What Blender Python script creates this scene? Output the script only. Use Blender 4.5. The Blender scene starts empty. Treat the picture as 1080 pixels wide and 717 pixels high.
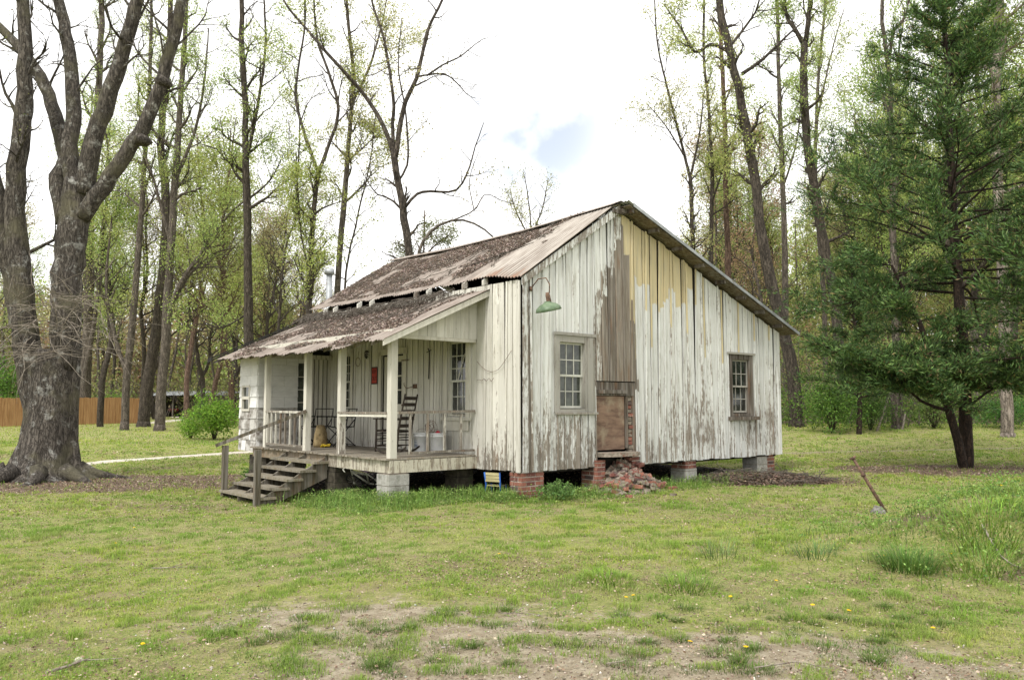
import bpy, math, random
import numpy as np
from mathutils import Vector, Matrix
random.seed(7)
RNG = np.random.default_rng(11)
scene = bpy.context.scene
COL = scene.collection
PI = math.pi
R = math.radians

# ------------------------------------------------------------------ camera
CAM_H = 1.62
F = 851.0
PITCH = math.atan(69.5 / F)
CP, SP = math.cos(PITCH), math.sin(PITCH)
cam_d = bpy.data.cameras.new('camera')
cam = bpy.data.objects.new('camera', cam_d)
COL.objects.link(cam)
cam.location = (0, 0, CAM_H)
cam.rotation_euler = (PI / 2 + PITCH, 0, 0)
cam_d.sensor_width = 36
cam_d.lens = 36 * F / 1080
cam_d.clip_end = 2000
scene.camera = cam


def at(px, py, Y):
    """a point of the place seen at photo pixel (px, py), Y metres in front of the camera"""
    a, b = (px - 540) / F, (358.5 - py) / F
    k = Y / (CP - b * SP)
    return Vector((a * k, Y, CAM_H + (SP + b * CP) * k))


def sstep(v, a, b):
    t = np.clip((np.asarray(v, float) - a) / (b - a), 0, 1)
    return t * t * (3 - 2 * t)


def _h(ix, iy, seed):
    n = (ix * 374761393 + iy * 668265263 + seed * 974711) & 0xffffffff
    n = ((n ^ (n >> 13)) * 1274126177) & 0xffffffff
    return ((n ^ (n >> 16)) & 0xffff) / 65535.0


def vnoise(x, y, seed=0):
    x = np.asarray(x, float); y = np.asarray(y, float)
    ix = np.floor(x).astype(np.int64); iy = np.floor(y).astype(np.int64)
    fx = x - ix; fy = y - iy
    fx = fx * fx * (3 - 2 * fx); fy = fy * fy * (3 - 2 * fy)
    a = _h(ix, iy, seed); b = _h(ix + 1, iy, seed); c = _h(ix, iy + 1, seed); d = _h(ix + 1, iy + 1, seed)
    return (a * (1 - fx) + b * fx) * (1 - fy) + (c * (1 - fx) + d * fx) * fy


def fbm(x, y, seed=0, oct=4):
    s = 0; amp = .5; t = 0
    for i in range(oct):
        s = s + amp * vnoise(np.asarray(x) * 2 ** i, np.asarray(y) * 2 ** i, seed + i * 17); t += amp; amp *= .5
    return s / t


def gz(x, y):
    x = np.asarray(x, float); y = np.asarray(y, float)
    z = -.17 * sstep(-x, .5, 5) * (1 - sstep(y, 19, 32))
    wr = sstep(x, 0, 9)
    z = z + (1 - wr) * (.38 * sstep(y, 28, 57) + .3 * sstep(y, 57, 74))
    z = z + wr * (.08 * sstep(y, 17, 22) + .8 * sstep(y, 22, 38))
    z = z + 2.5 * sstep(y, 85, 220)
    z = z + .60 * np.exp(-(((x - 6.3) / 1.95) ** 2 + ((y - 9.1) / 1.5) ** 2) ** 2)
    z = z + .13 * np.exp(-((x - 3.6) / 1.3) ** 2 - ((y - 9.0) / 1.2) ** 2)
    z = z + .05 * (fbm(x * .5, y * .5, 3) - .5) + .025 * (fbm(x * 2.2, y * 2.2, 5, 3) - .5)
    return z


def g(x, y):
    return float(gz(x, y))


def hit(px, py):
    """where the sight line of a photo pixel meets the ground"""
    Y = 3.0
    while Y < 200:
        p = at(px, py, Y)
        if p.z <= g(p.x, p.y):
            return p
        Y *= 1.01
    return at(px, py, 60)


# ------------------------------------------------------------------ mesh builder
class MB:
    def __init__(s, attrs=()):
        s.v = []; s.f = []; s.m = []; s.a = {k: [] for k in attrs}; s.sm = []

    def vert(s, p, **a):
        s.v.append((p[0], p[1], p[2]))
        for k in s.a:
            s.a[k].append(a.get(k, 0.0))
        return len(s.v) - 1

    def face(s, idx, m=0, smooth=False):
        s.f.append(tuple(idx)); s.m.append(m); s.sm.append(smooth)

    def hexa(s, P, m=0, **a):
        """8 corners: bottom 4 (ccw) then top 4"""
        i = [s.vert(p, **a) for p in P]
        for q in ((0, 3, 2, 1), (4, 5, 6, 7), (0, 1, 5, 4), (1, 2, 6, 5), (2, 3, 7, 6), (3, 0, 4, 7)):
            s.face([i[k] for k in q], m)

    def box(s, x0, x1, y0, y1, z0, z1, m=0, W=None, **a):
        P = [(x0, y0, z0), (x1, y0, z0), (x1, y1, z0), (x0, y1, z0), (x0, y0, z1), (x1, y0, z1), (x1, y1, z1), (x0, y1, z1)]
        if W: P = [W(*p) for p in P]
        s.hexa(P, m, **a)

    def bar(s, A, B, w, h, m=0, up=(0, 0, 1), jit=0, **a):
        A = Vector(A); B = Vector(B); d = (B - A).normalized()
        u = Vector(up)
        sx = d.cross(u)
        if sx.length < 1e-4: sx = d.cross(Vector((1, 0, 0)))
        sx.normalize(); uu = sx.cross(d).normalized()
        P = []
        for q in (A, B):
            for (i, j) in ((-1, -1), (1, -1), (1, 1), (-1, 1)):
                P.append(q + sx * (i * w / 2) + uu * (j * h / 2) + Vector([random.uniform(-jit, jit) for _ in range(3)]))
        s.hexa(P, m, **a)

    def tube(s, pts, rad, n=6, m=0, cap=True, smooth=True, rough=0, **a):
        pts = [Vector(p) for p in pts]
        if not isinstance(rad, (list, tuple)): rad = [rad] * len(pts)
        rings = []
        ref = None
        for k, p in enumerate(pts):
            d = (pts[min(k + 1, len(pts) - 1)] - pts[max(k - 1, 0)])
            if d.length < 1e-9: d = Vector((0, 0, 1))
            d.normalize()
            if ref is None:
                ref = d.orthogonal().normalized()
            else:
                ref = (ref - d * ref.dot(d))
                ref = ref.normalized() if ref.length > 1e-6 else d.orthogonal().normalized()
            b = d.cross(ref)
            ring = []
            for j in range(n):
                an = 2 * PI * j / n
                rr = rad[k]
                if rough: rr *= 1 + rough * math.sin(j * 2.4 + k * .9) * .6 + random.uniform(-rough, rough) * .5
                ring.append(s.vert(p + (ref * math.cos(an) + b * math.sin(an)) * rr, **a))
            rings.append(ring)
        for k in range(len(rings) - 1):
            A, B = rings[k], rings[k + 1]
            for j in range(n):
                s.face((A[j], A[(j + 1) % n], B[(j + 1) % n], B[j]), m, smooth)
        if cap:
            s.face(rings[0][::-1], m); s.face(rings[-1], m)

    def lathe(s, c, prof, n=16, m=0, axis=None, **a):
        """prof: (radius, height) pairs about +Z through c, or tilted by Matrix axis"""
        c = Vector(c); rings = []
        for r, h in prof:
            ring = []
            for j in range(n):
                p = Vector((r * math.cos(2 * PI * j / n), r * math.sin(2 * PI * j / n), h))
                if axis is not None: p = axis @ p
                ring.append(s.vert(c + p, **a))
            rings.append(ring)
        for A, B in zip(rings, rings[1:]):
            for j in range(n):
                s.face((A[j], A[(j + 1) % n], B[(j + 1) % n], B[j]), m, True)
        s.face(rings[0][::-1], m); s.face(rings[-1], m)

    def build(s, name, mats, parent=None, loc=None):
        me = bpy.data.meshes.new(name)
        me.from_pydata(s.v, [], s.f)
        if not isinstance(mats, (list, tuple)): mats = [mats]
        for m in mats: me.materials.append(m)
        if len(mats) > 1: me.polygons.foreach_set('material_index', s.m)
        me.polygons.foreach_set('use_smooth', s.sm)
        for k, vals in s.a.items():
            at_ = me.attributes.new(k, 'FLOAT', 'POINT'); at_.data.foreach_set('value', vals)
        me.update()
        o = bpy.data.objects.new(name, me); COL.objects.link(o)
        if parent: o.parent = parent
        if loc: o.location = loc
        return o


def tag(o, label=None, cat=None, group=None, kind=None):
    if label: o['label'] = label
    if cat: o['category'] = cat
    if group: o['group'] = group
    if kind: o['kind'] = kind
    return o


def empty(name, loc=(0, 0, 0), rz=0, label=None, cat=None, group=None):
    o = bpy.data.objects.new(name, None); COL.objects.link(o)
    o.location = loc; o.rotation_euler = (0, 0, rz); o.empty_display_size = .2
    return tag(o, label, cat, group)


def copy_tree(o, parent=None):
    c = o.copy(); COL.objects.link(c); c.parent = parent
    for ch in list(o.children): copy_tree(ch, c)
    return c


def np_mesh(name, verts, faces, mat, tint=None, parent=None, smooth=False):
    """verts (N,3), faces (M,k) arrays; tint (M,3) per-face colour"""
    me = bpy.data.meshes.new(name)
    N, (M, k) = len(verts), faces.shape
    me.vertices.add(N); me.vertices.foreach_set('co', np.ascontiguousarray(verts, np.float32).ravel())
    me.loops.add(M * k); me.loops.foreach_set('vertex_index', np.ascontiguousarray(faces, np.int32).ravel())
    me.polygons.add(M)
    me.polygons.foreach_set('loop_start', np.arange(0, M * k, k, dtype=np.int32))
    try: me.polygons.foreach_set('loop_total', np.full(M, k, np.int32))
    except Exception: pass
    me.update(calc_edges=True)
    if tint is not None:
        at_ = me.attributes.new('tint', 'FLOAT_COLOR', 'FACE')
        c = np.ones((M, 4), np.float32); c[:, :3] = tint
        at_.data.foreach_set('color', c.ravel())
    me.materials.append(mat)
    o = bpy.data.objects.new(name, me); COL.objects.link(o)
    if parent: o.parent = parent
    return o


def unit(v):
    return v / np.maximum(np.linalg.norm(v, axis=1, keepdims=True), 1e-9)


def leaf_quads(P, size, aspect=.6, flat=0.0, dirs=None, rng=RNG):
    """one small folded diamond per point; size scalar or array"""
    n = len(P)
    size = np.broadcast_to(np.asarray(size, float), (n,))[:, None]
    d = rng.normal(size=(n, 3)) if dirs is None else dirs + rng.normal(size=(n, 3)) * .35
    nrm = rng.normal(size=(n, 3)); nrm[:, 2] += flat * 3
    if flat > 0: d[:, 2] *= (1 - flat)
    d = unit(d); nrm = unit(nrm)
    sdv = unit(np.cross(nrm, d))
    up = unit(np.cross(d, sdv))
    a = P - d * size * .5; b = P + sdv * size * aspect * .5 + up * size * .08
    c = P + d * size * .5; e = P - sdv * size * aspect * .5 + up * size * .08
    V = np.stack([a, b, c, e], 1).reshape(-1, 3)
    Fc = np.arange(n * 4).reshape(n, 4)
    return V, Fc


def pal(n, cols, w=None, var=.18, rng=RNG):
    cols = np.array(cols, float)
    w = None if w is None else np.array(w, float) / sum(w)
    c = cols[rng.choice(len(cols), n, p=w)]
    return np.clip(c * (1 + rng.normal(size=(n, 1)) * var) * (1 + rng.normal(size=(n, 3)) * var * .25), .004, .9)


# ------------------------------------------------------------------ node helper
class NT:
    def __init__(s, name):
        s.mat = bpy.data.materials.new(name); s.mat.use_nodes = True
        s.t = s.mat.node_tree; s.t.nodes.clear()
        s.out = s.t.nodes.new('ShaderNodeOutputMaterial')
        s.bs = s.t.nodes.new('ShaderNodeBsdfPrincipled')
        s.t.links.new(s.bs.outputs[0], s.out.inputs[0])
        s.bs.inputs['Roughness'].default_value = .85
        s.bs.inputs['Specular IOR Level'].default_value = .25

    def _in(s, sock, v):
        if isinstance(v, bpy.types.NodeSocket): s.t.links.new(v, sock)
        elif isinstance(v, (tuple, list)) and len(v) == 3 and sock.type == 'RGBA': sock.default_value = (*v, 1)
        else: sock.default_value = v

    def set(s, **k):
        for n, v in k.items():
            s._in(s.bs.inputs[n.replace('_', ' ')], v)

    def obj(s):
        return s.t.nodes.new('ShaderNodeTexCoord').outputs['Object']

    def scale(s, vec, sc, loc=(0, 0, 0)):
        n = s.t.nodes.new('ShaderNodeMapping'); s._in(n.inputs[0], vec); n.inputs['Scale'].default_value = sc
        n.inputs['Location'].default_value = loc
        return n.outputs[0]

    def noise(s, vec, sc=1, det=4, rough=.55, dist=0, col=False):
        n = s.t.nodes.new('ShaderNodeTexNoise'); s._in(n.inputs['Vector'], vec)
        n.inputs['Scale'].default_value = sc; n.inputs['Detail'].default_value = det
        n.inputs['Roughness'].default_value = rough; n.inputs['Distortion'].default_value = dist
        return n.outputs['Color' if col else 'Fac']

    def voro(s, vec, sc=1, out='Distance', feat='F1'):
        n = s.t.nodes.new('ShaderNodeTexVoronoi'); n.feature = feat; s._in(n.inputs['Vector'], vec)
        n.inputs['Scale'].default_value = sc
        return n.outputs[out]

    def attr(s, name, out='Fac'):
        n = s.t.nodes.new('ShaderNodeAttribute'); n.attribute_name = name
        return n.outputs[out]

    def math(s, op, a, b=0.0, c=0.0, clamp=False):
        n = s.t.nodes.new('ShaderNodeMath'); n.operation = op; n.use_clamp = clamp
        s._in(n.inputs[0], a); s._in(n.inputs[1], b); s._in(n.inputs[2], c)
        return n.outputs[0]

    def step(s, v, a, b):
        n = s.t.nodes.new('ShaderNodeMapRange'); n.interpolation_type = 'SMOOTHSTEP'
        s._in(n.inputs[0], v); n.inputs[1].default_value = a; n.inputs[2].default_value = b
        return n.outputs[0]

    def mix(s, f, a, b, mode='MIX'):
        n = s.t.nodes.new('ShaderNodeMix'); n.data_type = 'RGBA'; n.blend_type = mode
        s._in(n.inputs[0], f); s._in(n.inputs[6], a); s._in(n.inputs[7], b)
        return n.outputs[2]

    def bump(s, h, st=.3, d=.01):
        n = s.t.nodes.new('ShaderNodeBump'); n.inputs['Strength'].default_value = st
        n.inputs['Distance'].default_value = d; s._in(n.inputs['Height'], h)
        s.t.links.new(n.outputs[0], s.bs.inputs['Normal'])

    def trans(s, colr, fac):
        t = s.t.nodes.new('ShaderNodeBsdfTranslucent'); s._in(t.inputs[0], colr)
        m = s.t.nodes.new('ShaderNodeMixShader'); m.inputs[0].default_value = fac
        s.t.links.new(s.bs.outputs[0], m.inputs[1]); s.t.links.new(t.outputs[0], m.inputs[2])
        s.t.links.new(m.outputs[0], s.out.inputs[0])
# ------------------------------------------------------------------ materials
def paint_wood(name, paint, bare0=0.0, yellow=(.54, .46, .28), flake=1.0, wood=((.10, .075, .052), (.27, .235, .19))):
    n = NT(name); o = n.obj()
    rnd = n.attr('rnd'); off = n.t.nodes.new('ShaderNodeCombineXYZ')
    n._in(off.inputs[0], n.math('MULTIPLY', rnd, 37.0)); n._in(off.inputs[1], n.math('MULTIPLY', rnd, 13.0)); n._in(off.inputs[2], n.math('MULTIPLY', rnd, 91.0))
    va = n.t.nodes.new('ShaderNodeVectorMath'); va.operation = 'ADD'; n._in(va.inputs[0], o); n._in(va.inputs[1], off.outputs[0])
    v = va.outputs[0]
    fib = n.noise(n.scale(v, (34, 34, 1.1)), 2.2, 5, .65)
    streak = n.noise(n.scale(v, (9, 9, .55)), 1.6, 5, .6, .6)
    chip = n.noise(n.scale(v, (11, 11, 3.2)), 2.4, 6, .7)
    big = n.noise(o, .9, 3)
    bare = n.attr('bare')
    k = n.math('ADD', n.math('MULTIPLY', streak, .55), n.math('MULTIPLY', chip, .45))
    k = n.math('ADD', k, n.math('MULTIPLY', n.math('SUBTRACT', fib, .5), .35))
    k = n.math('ADD', k, n.math('MULTIPLY', n.math('SUBTRACT', big, .5), .35))
    k = n.math('ADD', k, n.math('MULTIPLY', n.math('SUBTRACT', rnd, .5), .10))
    k = n.math('ADD', k, n.math('ADD', bare, bare0))
    mask = n.step(k, .59, .64)
    woodc = n.mix(n.step(fib, .3, .72), wood[0], wood[1])
    woodc = n.mix(1.0, woodc, n.cmb(n.math('ADD', .68, n.math('MULTIPLY', rnd, .5))), 'MULTIPLY')
    woodc = n.mix(n.math('MULTIPLY', n.step(streak, .35, .7), .5), woodc, (.33, .31, .28))
    woodc = n.mix(n.math('MULTIPLY', n.step(n.noise(n.scale(v, (5, 5, 1)), 1.5, 3), .55, .75), .45), woodc, (.20, .11, .06))
    yb = n.attr('yel')
    pc = n.mix(n.step(n.math('ADD', yb, n.math('MULTIPLY', n.math('SUBTRACT', n.noise(n.scale(v, (14, 14, 5)), 1.5, 5, .7), .5), 1.5)), .40, .60), paint, yellow)
    dirty = n.math('MULTIPLY', n.step(n.noise(n.scale(v, (7, 7, .8)), 2.0, 5, .7), .42, .74), .6)
    pc = n.mix(dirty, pc, (.34, .32, .26))
    pc = n.mix(n.math('MULTIPLY', n.step(fib, .55, .8), .28), pc, (.30, .27, .22))
    tone = n.math('ADD', .86, n.math('MULTIPLY', rnd, .22))
    pc = n.mix(1.0, pc, n.cmb(tone), 'MULTIPLY')
    col = n.mix(mask, pc, woodc)
    # dark nail stains and knots
    kn = n.step(n.voro(n.scale(v, (6, 6, 1.6)), 1.6), .06, .02)
    col = n.mix(n.math('MULTIPLY', kn, .7), col, (.07, .05, .035))
    n.set(Base_Color=col, Roughness=.85)
    h = n.math('SUBTRACT', n.math('MULTIPLY', fib, .5), n.math('MULTIPLY', mask, .6))
    n.bump(h, .55, .006)
    return n.mat


def _cmb(s, v):
    c = s.t.nodes.new('ShaderNodeCombineColor')
    for i in range(3): s._in(c.inputs[i], v)
    return c.outputs[0]
NT.cmb = _cmb


def two_tone(name, a, b, sc=(6, 6, 6), det=5, lo=.35, hi=.65, c=None, csc=2, cl=(.55, .7), bump=.3, bd=.01, rough=.85, metal=0.0):
    n = NT(name); o = n.obj()
    f = n.noise(n.scale(o, sc), 1, det, .65)
    col = n.mix(n.step(f, lo, hi), a, b)
    if c: col = n.mix(n.step(n.noise(o, csc, 5, .65), *cl), col, c)
    n.set(Base_Color=col, Roughness=rough, Metallic=metal)
    n.bump(f, bump, bd)
    return n.mat


def leaf_mat(name, tr=.35):
    n = NT(name); c = n.attr('tint', 'Color')
    n.set(Base_Color=c, Roughness=.6); n.trans(c, tr)
    return n.mat


def bark(name, a, b, lichen=(.28, .29, .25), ll=(.58, .68), sc=9, moss=None):
    n = NT(name); o = n.obj()
    f = n.noise(n.scale(o, (sc, sc, sc * .22)), 1.3, 6, .7, .5)
    v = n.math('SUBTRACT', 1.0, n.math('ABSOLUTE', n.math('MULTIPLY', n.math('SUBTRACT', n.noise(n.scale(o, (sc * 1.6, sc * 1.6, sc * .34)), 1.2, 4, .6, .8), .5), 9.0)), clamp=True)
    v = n.math('SUBTRACT', 1.0, v)
    col = n.mix(n.step(f, .32, .68), a, b)
    col = n.mix(n.step(v, .0, .55), n.mix(.55, a, (.015, .012, .01)), col)
    col = n.mix(n.step(n.noise(o, 3.2, 7, .75), *ll), col, lichen)
    if moss: col = n.mix(n.step(n.noise(o, 1.3, 4), .5, .65), col, moss)
    n.set(Base_Color=col, Roughness=.95)
    n.bump(n.math('ADD', n.math('MULTIPLY', n.step(v, 0, .7), .6), f), .9, .03)
    return n.mat


M = {}
M['siding'] = paint_wood('peeling_white_siding', (.62, .63, .61))
M['siding_front'] = paint_wood('cream_white_siding', (.60, .585, .53), -.01)
M['trim'] = paint_wood('cream_trim', (.58, .56, .49), -.02)
M['raw'] = paint_wood('weathered_wood', (.4, .38, .34), .9, wood=((.085, .065, .045), (.25, .21, .16)))
M['rawdark'] = paint_wood('dark_weathered_wood', (.4, .38, .34), .9, wood=((.03, .022, .016), (.10, .078, .055)))
M['green_wood'] = paint_wood('mossy_wood', (.4, .38, .34), .9, wood=((.035, .030, .018), (.125, .105, .066)))
M['treadboard'] = paint_wood('step_boards', (.4, .38, .34), .9, wood=((.09, .08, .05), (.24, .21, .15)))
M['grayframe'] = paint_wood('gray_frame_wood', (.30, .29, .26), .02, wood=((.12, .10, .08), (.25, .23, .2)))
M['sash'] = paint_wood('sash_paint', (.50, .50, .45), -.1)
M['deckboard'] = paint_wood('porch_boards', (.4, .38, .34), .9, wood=((.13, .11, .08), (.33, .29, .22)))
M['plywood'] = two_tone('stained_plywood', (.10, .062, .045), (.225, .15, .105), (2.2, 2.2, 9), 6, .3, .7, (.25, .20, .14), 1.6, (.52, .66), .1)
M['asbestos'] = two_tone('white_shingle_siding', (.62, .62, .60), (.74, .74, .72), (3, 3, 9), 5, .3, .7, (.30, .28, .24), 3.5, (.64, .72), .1)
M['asbestos_dirty'] = two_tone('gray_worn_shingle_siding', (.22, .205, .18), (.50, .49, .46), (5, 5, 7), 6, .35, .6, (.14, .11, .09), 3, (.55, .66), .3)
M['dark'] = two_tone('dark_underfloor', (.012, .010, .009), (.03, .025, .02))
M['interior'] = two_tone('dark_room', (.03, .028, .025), (.05, .045, .04))
M['concrete'] = two_tone('concrete_block', (.24, .235, .21), (.40, .39, .36), (14, 14, 14), 6, .3, .7, (.13, .13, .10), 3, (.55, .75), .4, .006)
M['mortar'] = two_tone('crumbling_mortar', (.12, .10, .075), (.29, .25, .205), (16, 16, 16), 6, .3, .7, (.16, .08, .055), 7, (.55, .65), .6, .02)
n = NT('red_brick'); o = n.obj(); r = n.attr('rnd')
c = n.mix(r, (.13, .05, .042), (.30, .125, .085))
c = n.mix(n.step(n.noise(o, 18, 5, .7), .52, .72), c, (.36, .27, .22))
c = n.mix(n.step(n.math('ADD', r, n.math('MULTIPLY', n.noise(o, 9, 3), .3)), .95, 1.1), c, (.10, .07, .065))
n.set(Base_Color=c); n.bump(n.noise(o, 60, 4), .5, .004); M['brick'] = n.mat
M['darkblock'] = two_tone('mossy_dark_block', (.035, .03, .022), (.085, .075, .055), (9, 9, 9), c=(.05, .065, .03), csc=3)
M['skirt'] = paint_wood('worn_skirt_board', (.50, .47, .38), .0, wood=((.12, .085, .05), (.27, .22, .15)))
M['mortar_light'] = two_tone('pale_lime_mortar', (.36, .33, .28), (.52, .48, .42), (16, 16, 16))
M['fieldstone'] = two_tone('gray_field_stone', (.09, .085, .075), (.22, .21, .19), (22, 22, 22), c=(.3, .3, .27), csc=9, cl=(.6, .7))
# tin roofs
n = NT('weathered_tin'); o = n.obj()
f = n.noise(n.scale(o, (1.2, 3.5, 1.2)), 1.4, 6, .65)
c = n.mix(n.step(f, .35, .65), (.20, .165, .14), (.34, .295, .255))
c = n.mix(n.step(n.noise(n.scale(o, (1, 5, 1)), 2.5, 6, .7), .58, .72), c, (.17, .085, .05))
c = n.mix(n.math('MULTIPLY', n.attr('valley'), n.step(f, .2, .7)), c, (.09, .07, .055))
n.set(Base_Color=c, Roughness=.7, Metallic=.1); M['tin_old'] = n.mat
n = NT('rusty_corrugated_tin'); o = n.obj()
f = n.noise(n.scale(o, (.9, 3, .9)), 1.6, 6, .65)
sx = n.t.nodes.new('ShaderNodeSeparateXYZ'); n._in(sx.inputs[0], o)
low = n.math('MULTIPLY', n.math('SUBTRACT', .40, sx.outputs[0]), .40)
k = n.math('ADD', f, n.math('MAXIMUM', low, -.12))
c = n.mix(n.step(n.noise(n.scale(o, (1, 9, 1)), 2, 5), .35, .65), (.41, .375, .33), (.28, .245, .21))
c = n.mix(n.step(k, .57, .78), c, (.27, .19, .145))
c = n.mix(n.step(k, .75, .95), c, (.36, .15, .085))
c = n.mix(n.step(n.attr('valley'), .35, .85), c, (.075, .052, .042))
n.set(Base_Color=c, Roughness=.65, Metallic=.15); M['tin_rust'] = n.mat
M['tin_grey'] = two_tone('grey_galvanised_tin', (.22, .23, .24), (.42, .44, .45), (3, 3, 3), 5, .3, .7, (.16, .10, .07), 2, (.62, .72), .05, rough=.5, metal=.5)
M['tar'] = two_tone('black_roofing_felt', (.012, .012, .013), (.035, .035, .036), (5, 5, 5), rough=.6)
n = NT('window_glass'); o = n.obj()
n.set(Base_Color=n.mix(n.step(n.noise(o, 4, 4), .35, .7), (.012, .014, .013), (.05, .055, .05)), Roughness=n.math('MULTIPLY', n.noise(o, 9, 4), .14), Specular_IOR_Level=.75); n.bump(n.noise(o, 2.2, 2), .12, .02)
M['glass'] = n.mat
n = NT('dusty_window_glass'); o = n.obj()
n.set(Base_Color=n.mix(n.step(n.noise(o, 3.5, 5, .7), .35, .65), (.022, .026, .022), (.075, .085, .07)), Roughness=.10, Specular_IOR_Level=.5); n.bump(n.noise(o, 2.5, 2), .10, .02)
M['glass_dusty'] = n.mat
M['lampgreen'] = two_tone('green_enamel', (.085, .13, .075), (.15, .205, .125), (9, 9, 9), c=(.2, .16, .1), csc=14, cl=(.62, .7), rough=.4, bump=.1)
M['rustmetal'] = two_tone('rusty_iron', (.07, .045, .035), (.18, .11, .075), (20, 20, 20), bump=.3, bd=.003)
M['black'] = two_tone('black_painted_metal', (.012, .012, .012), (.03, .028, .026), (20, 20, 20), rough=.5)
M['rockerwood'] = two_tone('dark_brown_chair_wood', (.020, .015, .012), (.055, .042, .032), (20, 20, 3), rough=.65)
M['bucket'] = two_tone('white_bucket_plastic', (.62, .63, .63), (.72, .73, .73), (7, 7, 7), c=(.45, .43, .38), csc=8, cl=(.66, .74), rough=.4, bump=.03)
M['print'] = two_tone('faded_blue_print', (.16, .20, .26), (.34, .37, .42), (25, 25, 25))
M['redplastic'] = two_tone('red_plastic', (.42, .03, .05), (.52, .05, .07), rough=.4, bump=.02)
M['yellow'] = two_tone('yellow_cloth', (.60, .44, .03), (.70, .52, .06), bump=.1)
M['tan'] = two_tone('tan_canvas', (.24, .18, .09), (.40, .31, .17), (9, 9, 9), c=(.13, .10, .05), csc=7, cl=(.55, .68))
M['blue'] = two_tone('blue_paint', (.02, .08, .30), (.03, .12, .42), rough=.5, bump=.05)
M['slatyellow'] = two_tone('pale_yellow_slats', (.34, .30, .15), (.48, .43, .24), (2, 20, 20))
M['signred'] = two_tone('faded_red_sign', (.30, .03, .02), (.42, .06, .04), (30, 30, 30), bump=.02, rough=.6)
M['signorange'] = two_tone('faded_orange_letters', (.035, .012, .01), (.06, .02, .015), bump=.02, rough=.6)
M['fence'] = two_tone('orange_cedar_fence', (.25, .13, .055), (.43, .255, .12), (14, 14, .8), 5, .3, .7, bump=.3)
M['silverpaint'] = two_tone('scuffed_silver_paint', (.30, .30, .26), (.45, .44, .38), (20, 20, 20), rough=.4, bump=.05, metal=.3)
M['rubber'] = two_tone('black_rubber', (.012, .012, .012), (.02, .02, .02), rough=.8)
M['purple'] = two_tone('purple_paint', (.14, .07, .19), (.2, .12, .27), rough=.4)
M['darkpaint'] = two_tone('dark_red_paint', (.20, .015, .015), (.28, .03, .03), rough=.3, bump=.02)
M['stick'] = two_tone('dead_stick', (.14, .115, .09), (.30, .265, .22), (20, 20, 20), bump=.4)
M['twig'] = two_tone('grey_twigs', (.065, .055, .043), (.14, .12, .10), (20, 20, 20), bump=0)
M['bark_oak'] = bark('oak_bark', (.050, .043, .036), (.145, .127, .108), (.31, .305, .28), (.54, .66), 9, (.11, .10, .068))
M['bark_grey'] = bark('grey_bark', (.07, .058, .046), (.20, .17, .14), (.20, .20, .175), (.60, .72), 9)
M['bark_dark'] = bark('dark_bark', (.038, .031, .025), (.125, .104, .082), (.13, .135, .11), (.62, .72), 9)
M['bark_pine'] = bark('pine_bark', (.09, .055, .04), (.22, .15, .115), (.25, .2, .16), (.62, .74), 6)
M['bark_pale'] = bark('pale_bark', (.18, .15, .12), (.34, .29, .25), (.4, .38, .34), (.60, .74), 6)
M['bark_cedar'] = bark('cedar_bark', (.022, .016, .012), (.075, .05, .037), (.11, .09, .07), (.66, .76), 12)
M['leaf'] = leaf_mat('leaf_green', .45)
M['needle'] = leaf_mat('cedar_foliage', .18)
M['grass'] = leaf_mat('grass_blades', .35)
M['litter'] = leaf_mat('dead_leaves', .1)

# ground: masks from the terrain mesh, broken up by noise
n = NT('yard_ground'); o = n.obj()
dirt, lit, lush, trk = n.attr('dirt'), n.attr('litter'), n.attr('lush'), n.attr('track')
f1 = n.noise(o, 1.1, 6, .65); f2 = n.noise(o, 7, 6, .7); f3 = n.noise(o, 38, 5, .7)
gcol = n.mix(n.step(f2, .36, .64), (.24, .28, .06), (.40, .375, .15))
gcol = n.mix(n.step(f3, .46, .64), gcol, (.14, .20, .038))
gcol = n.mix(n.math('MULTIPLY', n.step(n.noise(o, 90, 3, .6), .52, .62), .55), gcol, (.33, .27, .18))
gcol = n.mix(n.math('MULTIPLY', n.step(f1, .46, .66), .6), gcol, (.30, .235, .145))
gcol = n.mix(n.math('MULTIPLY', n.step(n.noise(o, 2.7, 6, .75), .54, .66), .55), gcol, (.22, .17, .11))
lcol = n.mix(n.step(f3, .35, .65), (.085, .060, .042), (.235, .170, .125))
lcol = n.mix(n.step(f2, .5, .7), lcol, (.17, .125, .09))
dcol = n.mix(n.step(f2, .35, .7), (.30, .245, .165), (.50, .435, .32))
dcol = n.mix(n.math('MULTIPLY', n.step(f3, .5, .7), .6), dcol, (.19, .145, .095))
def brk(a, k, lo, hi):
    return n.step(n.math('ADD', a, n.math('MULTIPLY', n.math('SUBTRACT', n.math('ADD', n.math('MULTIPLY', f2, .5), n.math('MULTIPLY', f3, .5)), .5), k)), lo, hi)
c = n.mix(brk(lit, 1.6, .35, .65), gcol, lcol)
c = n.mix(brk(dirt, 1.3, .4, .6), c, dcol)
c = n.mix(brk(trk, 1.2, .4, .62), c, (.30, .26, .18))
c = n.mix(n.attr('shaded_soil'), c, (.035, .027, .020))  # bare earth under the house, its colour darkened to paint in the shade
n.set(Base_Color=c, Roughness=.95); n.bump(n.math('ADD', f3, f2), 1.0, .05)
M['ground'] = n.mat
n = NT('pale_dirt_path'); o = n.obj(); f = n.noise(o, 6, 6, .7)
n.set(Base_Color=n.mix(n.step(f, .3, .7), (.40, .36, .30), (.55, .51, .44)), Roughness=.95); n.bump(f, .5, .02)
M['path'] = n.mat
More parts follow.
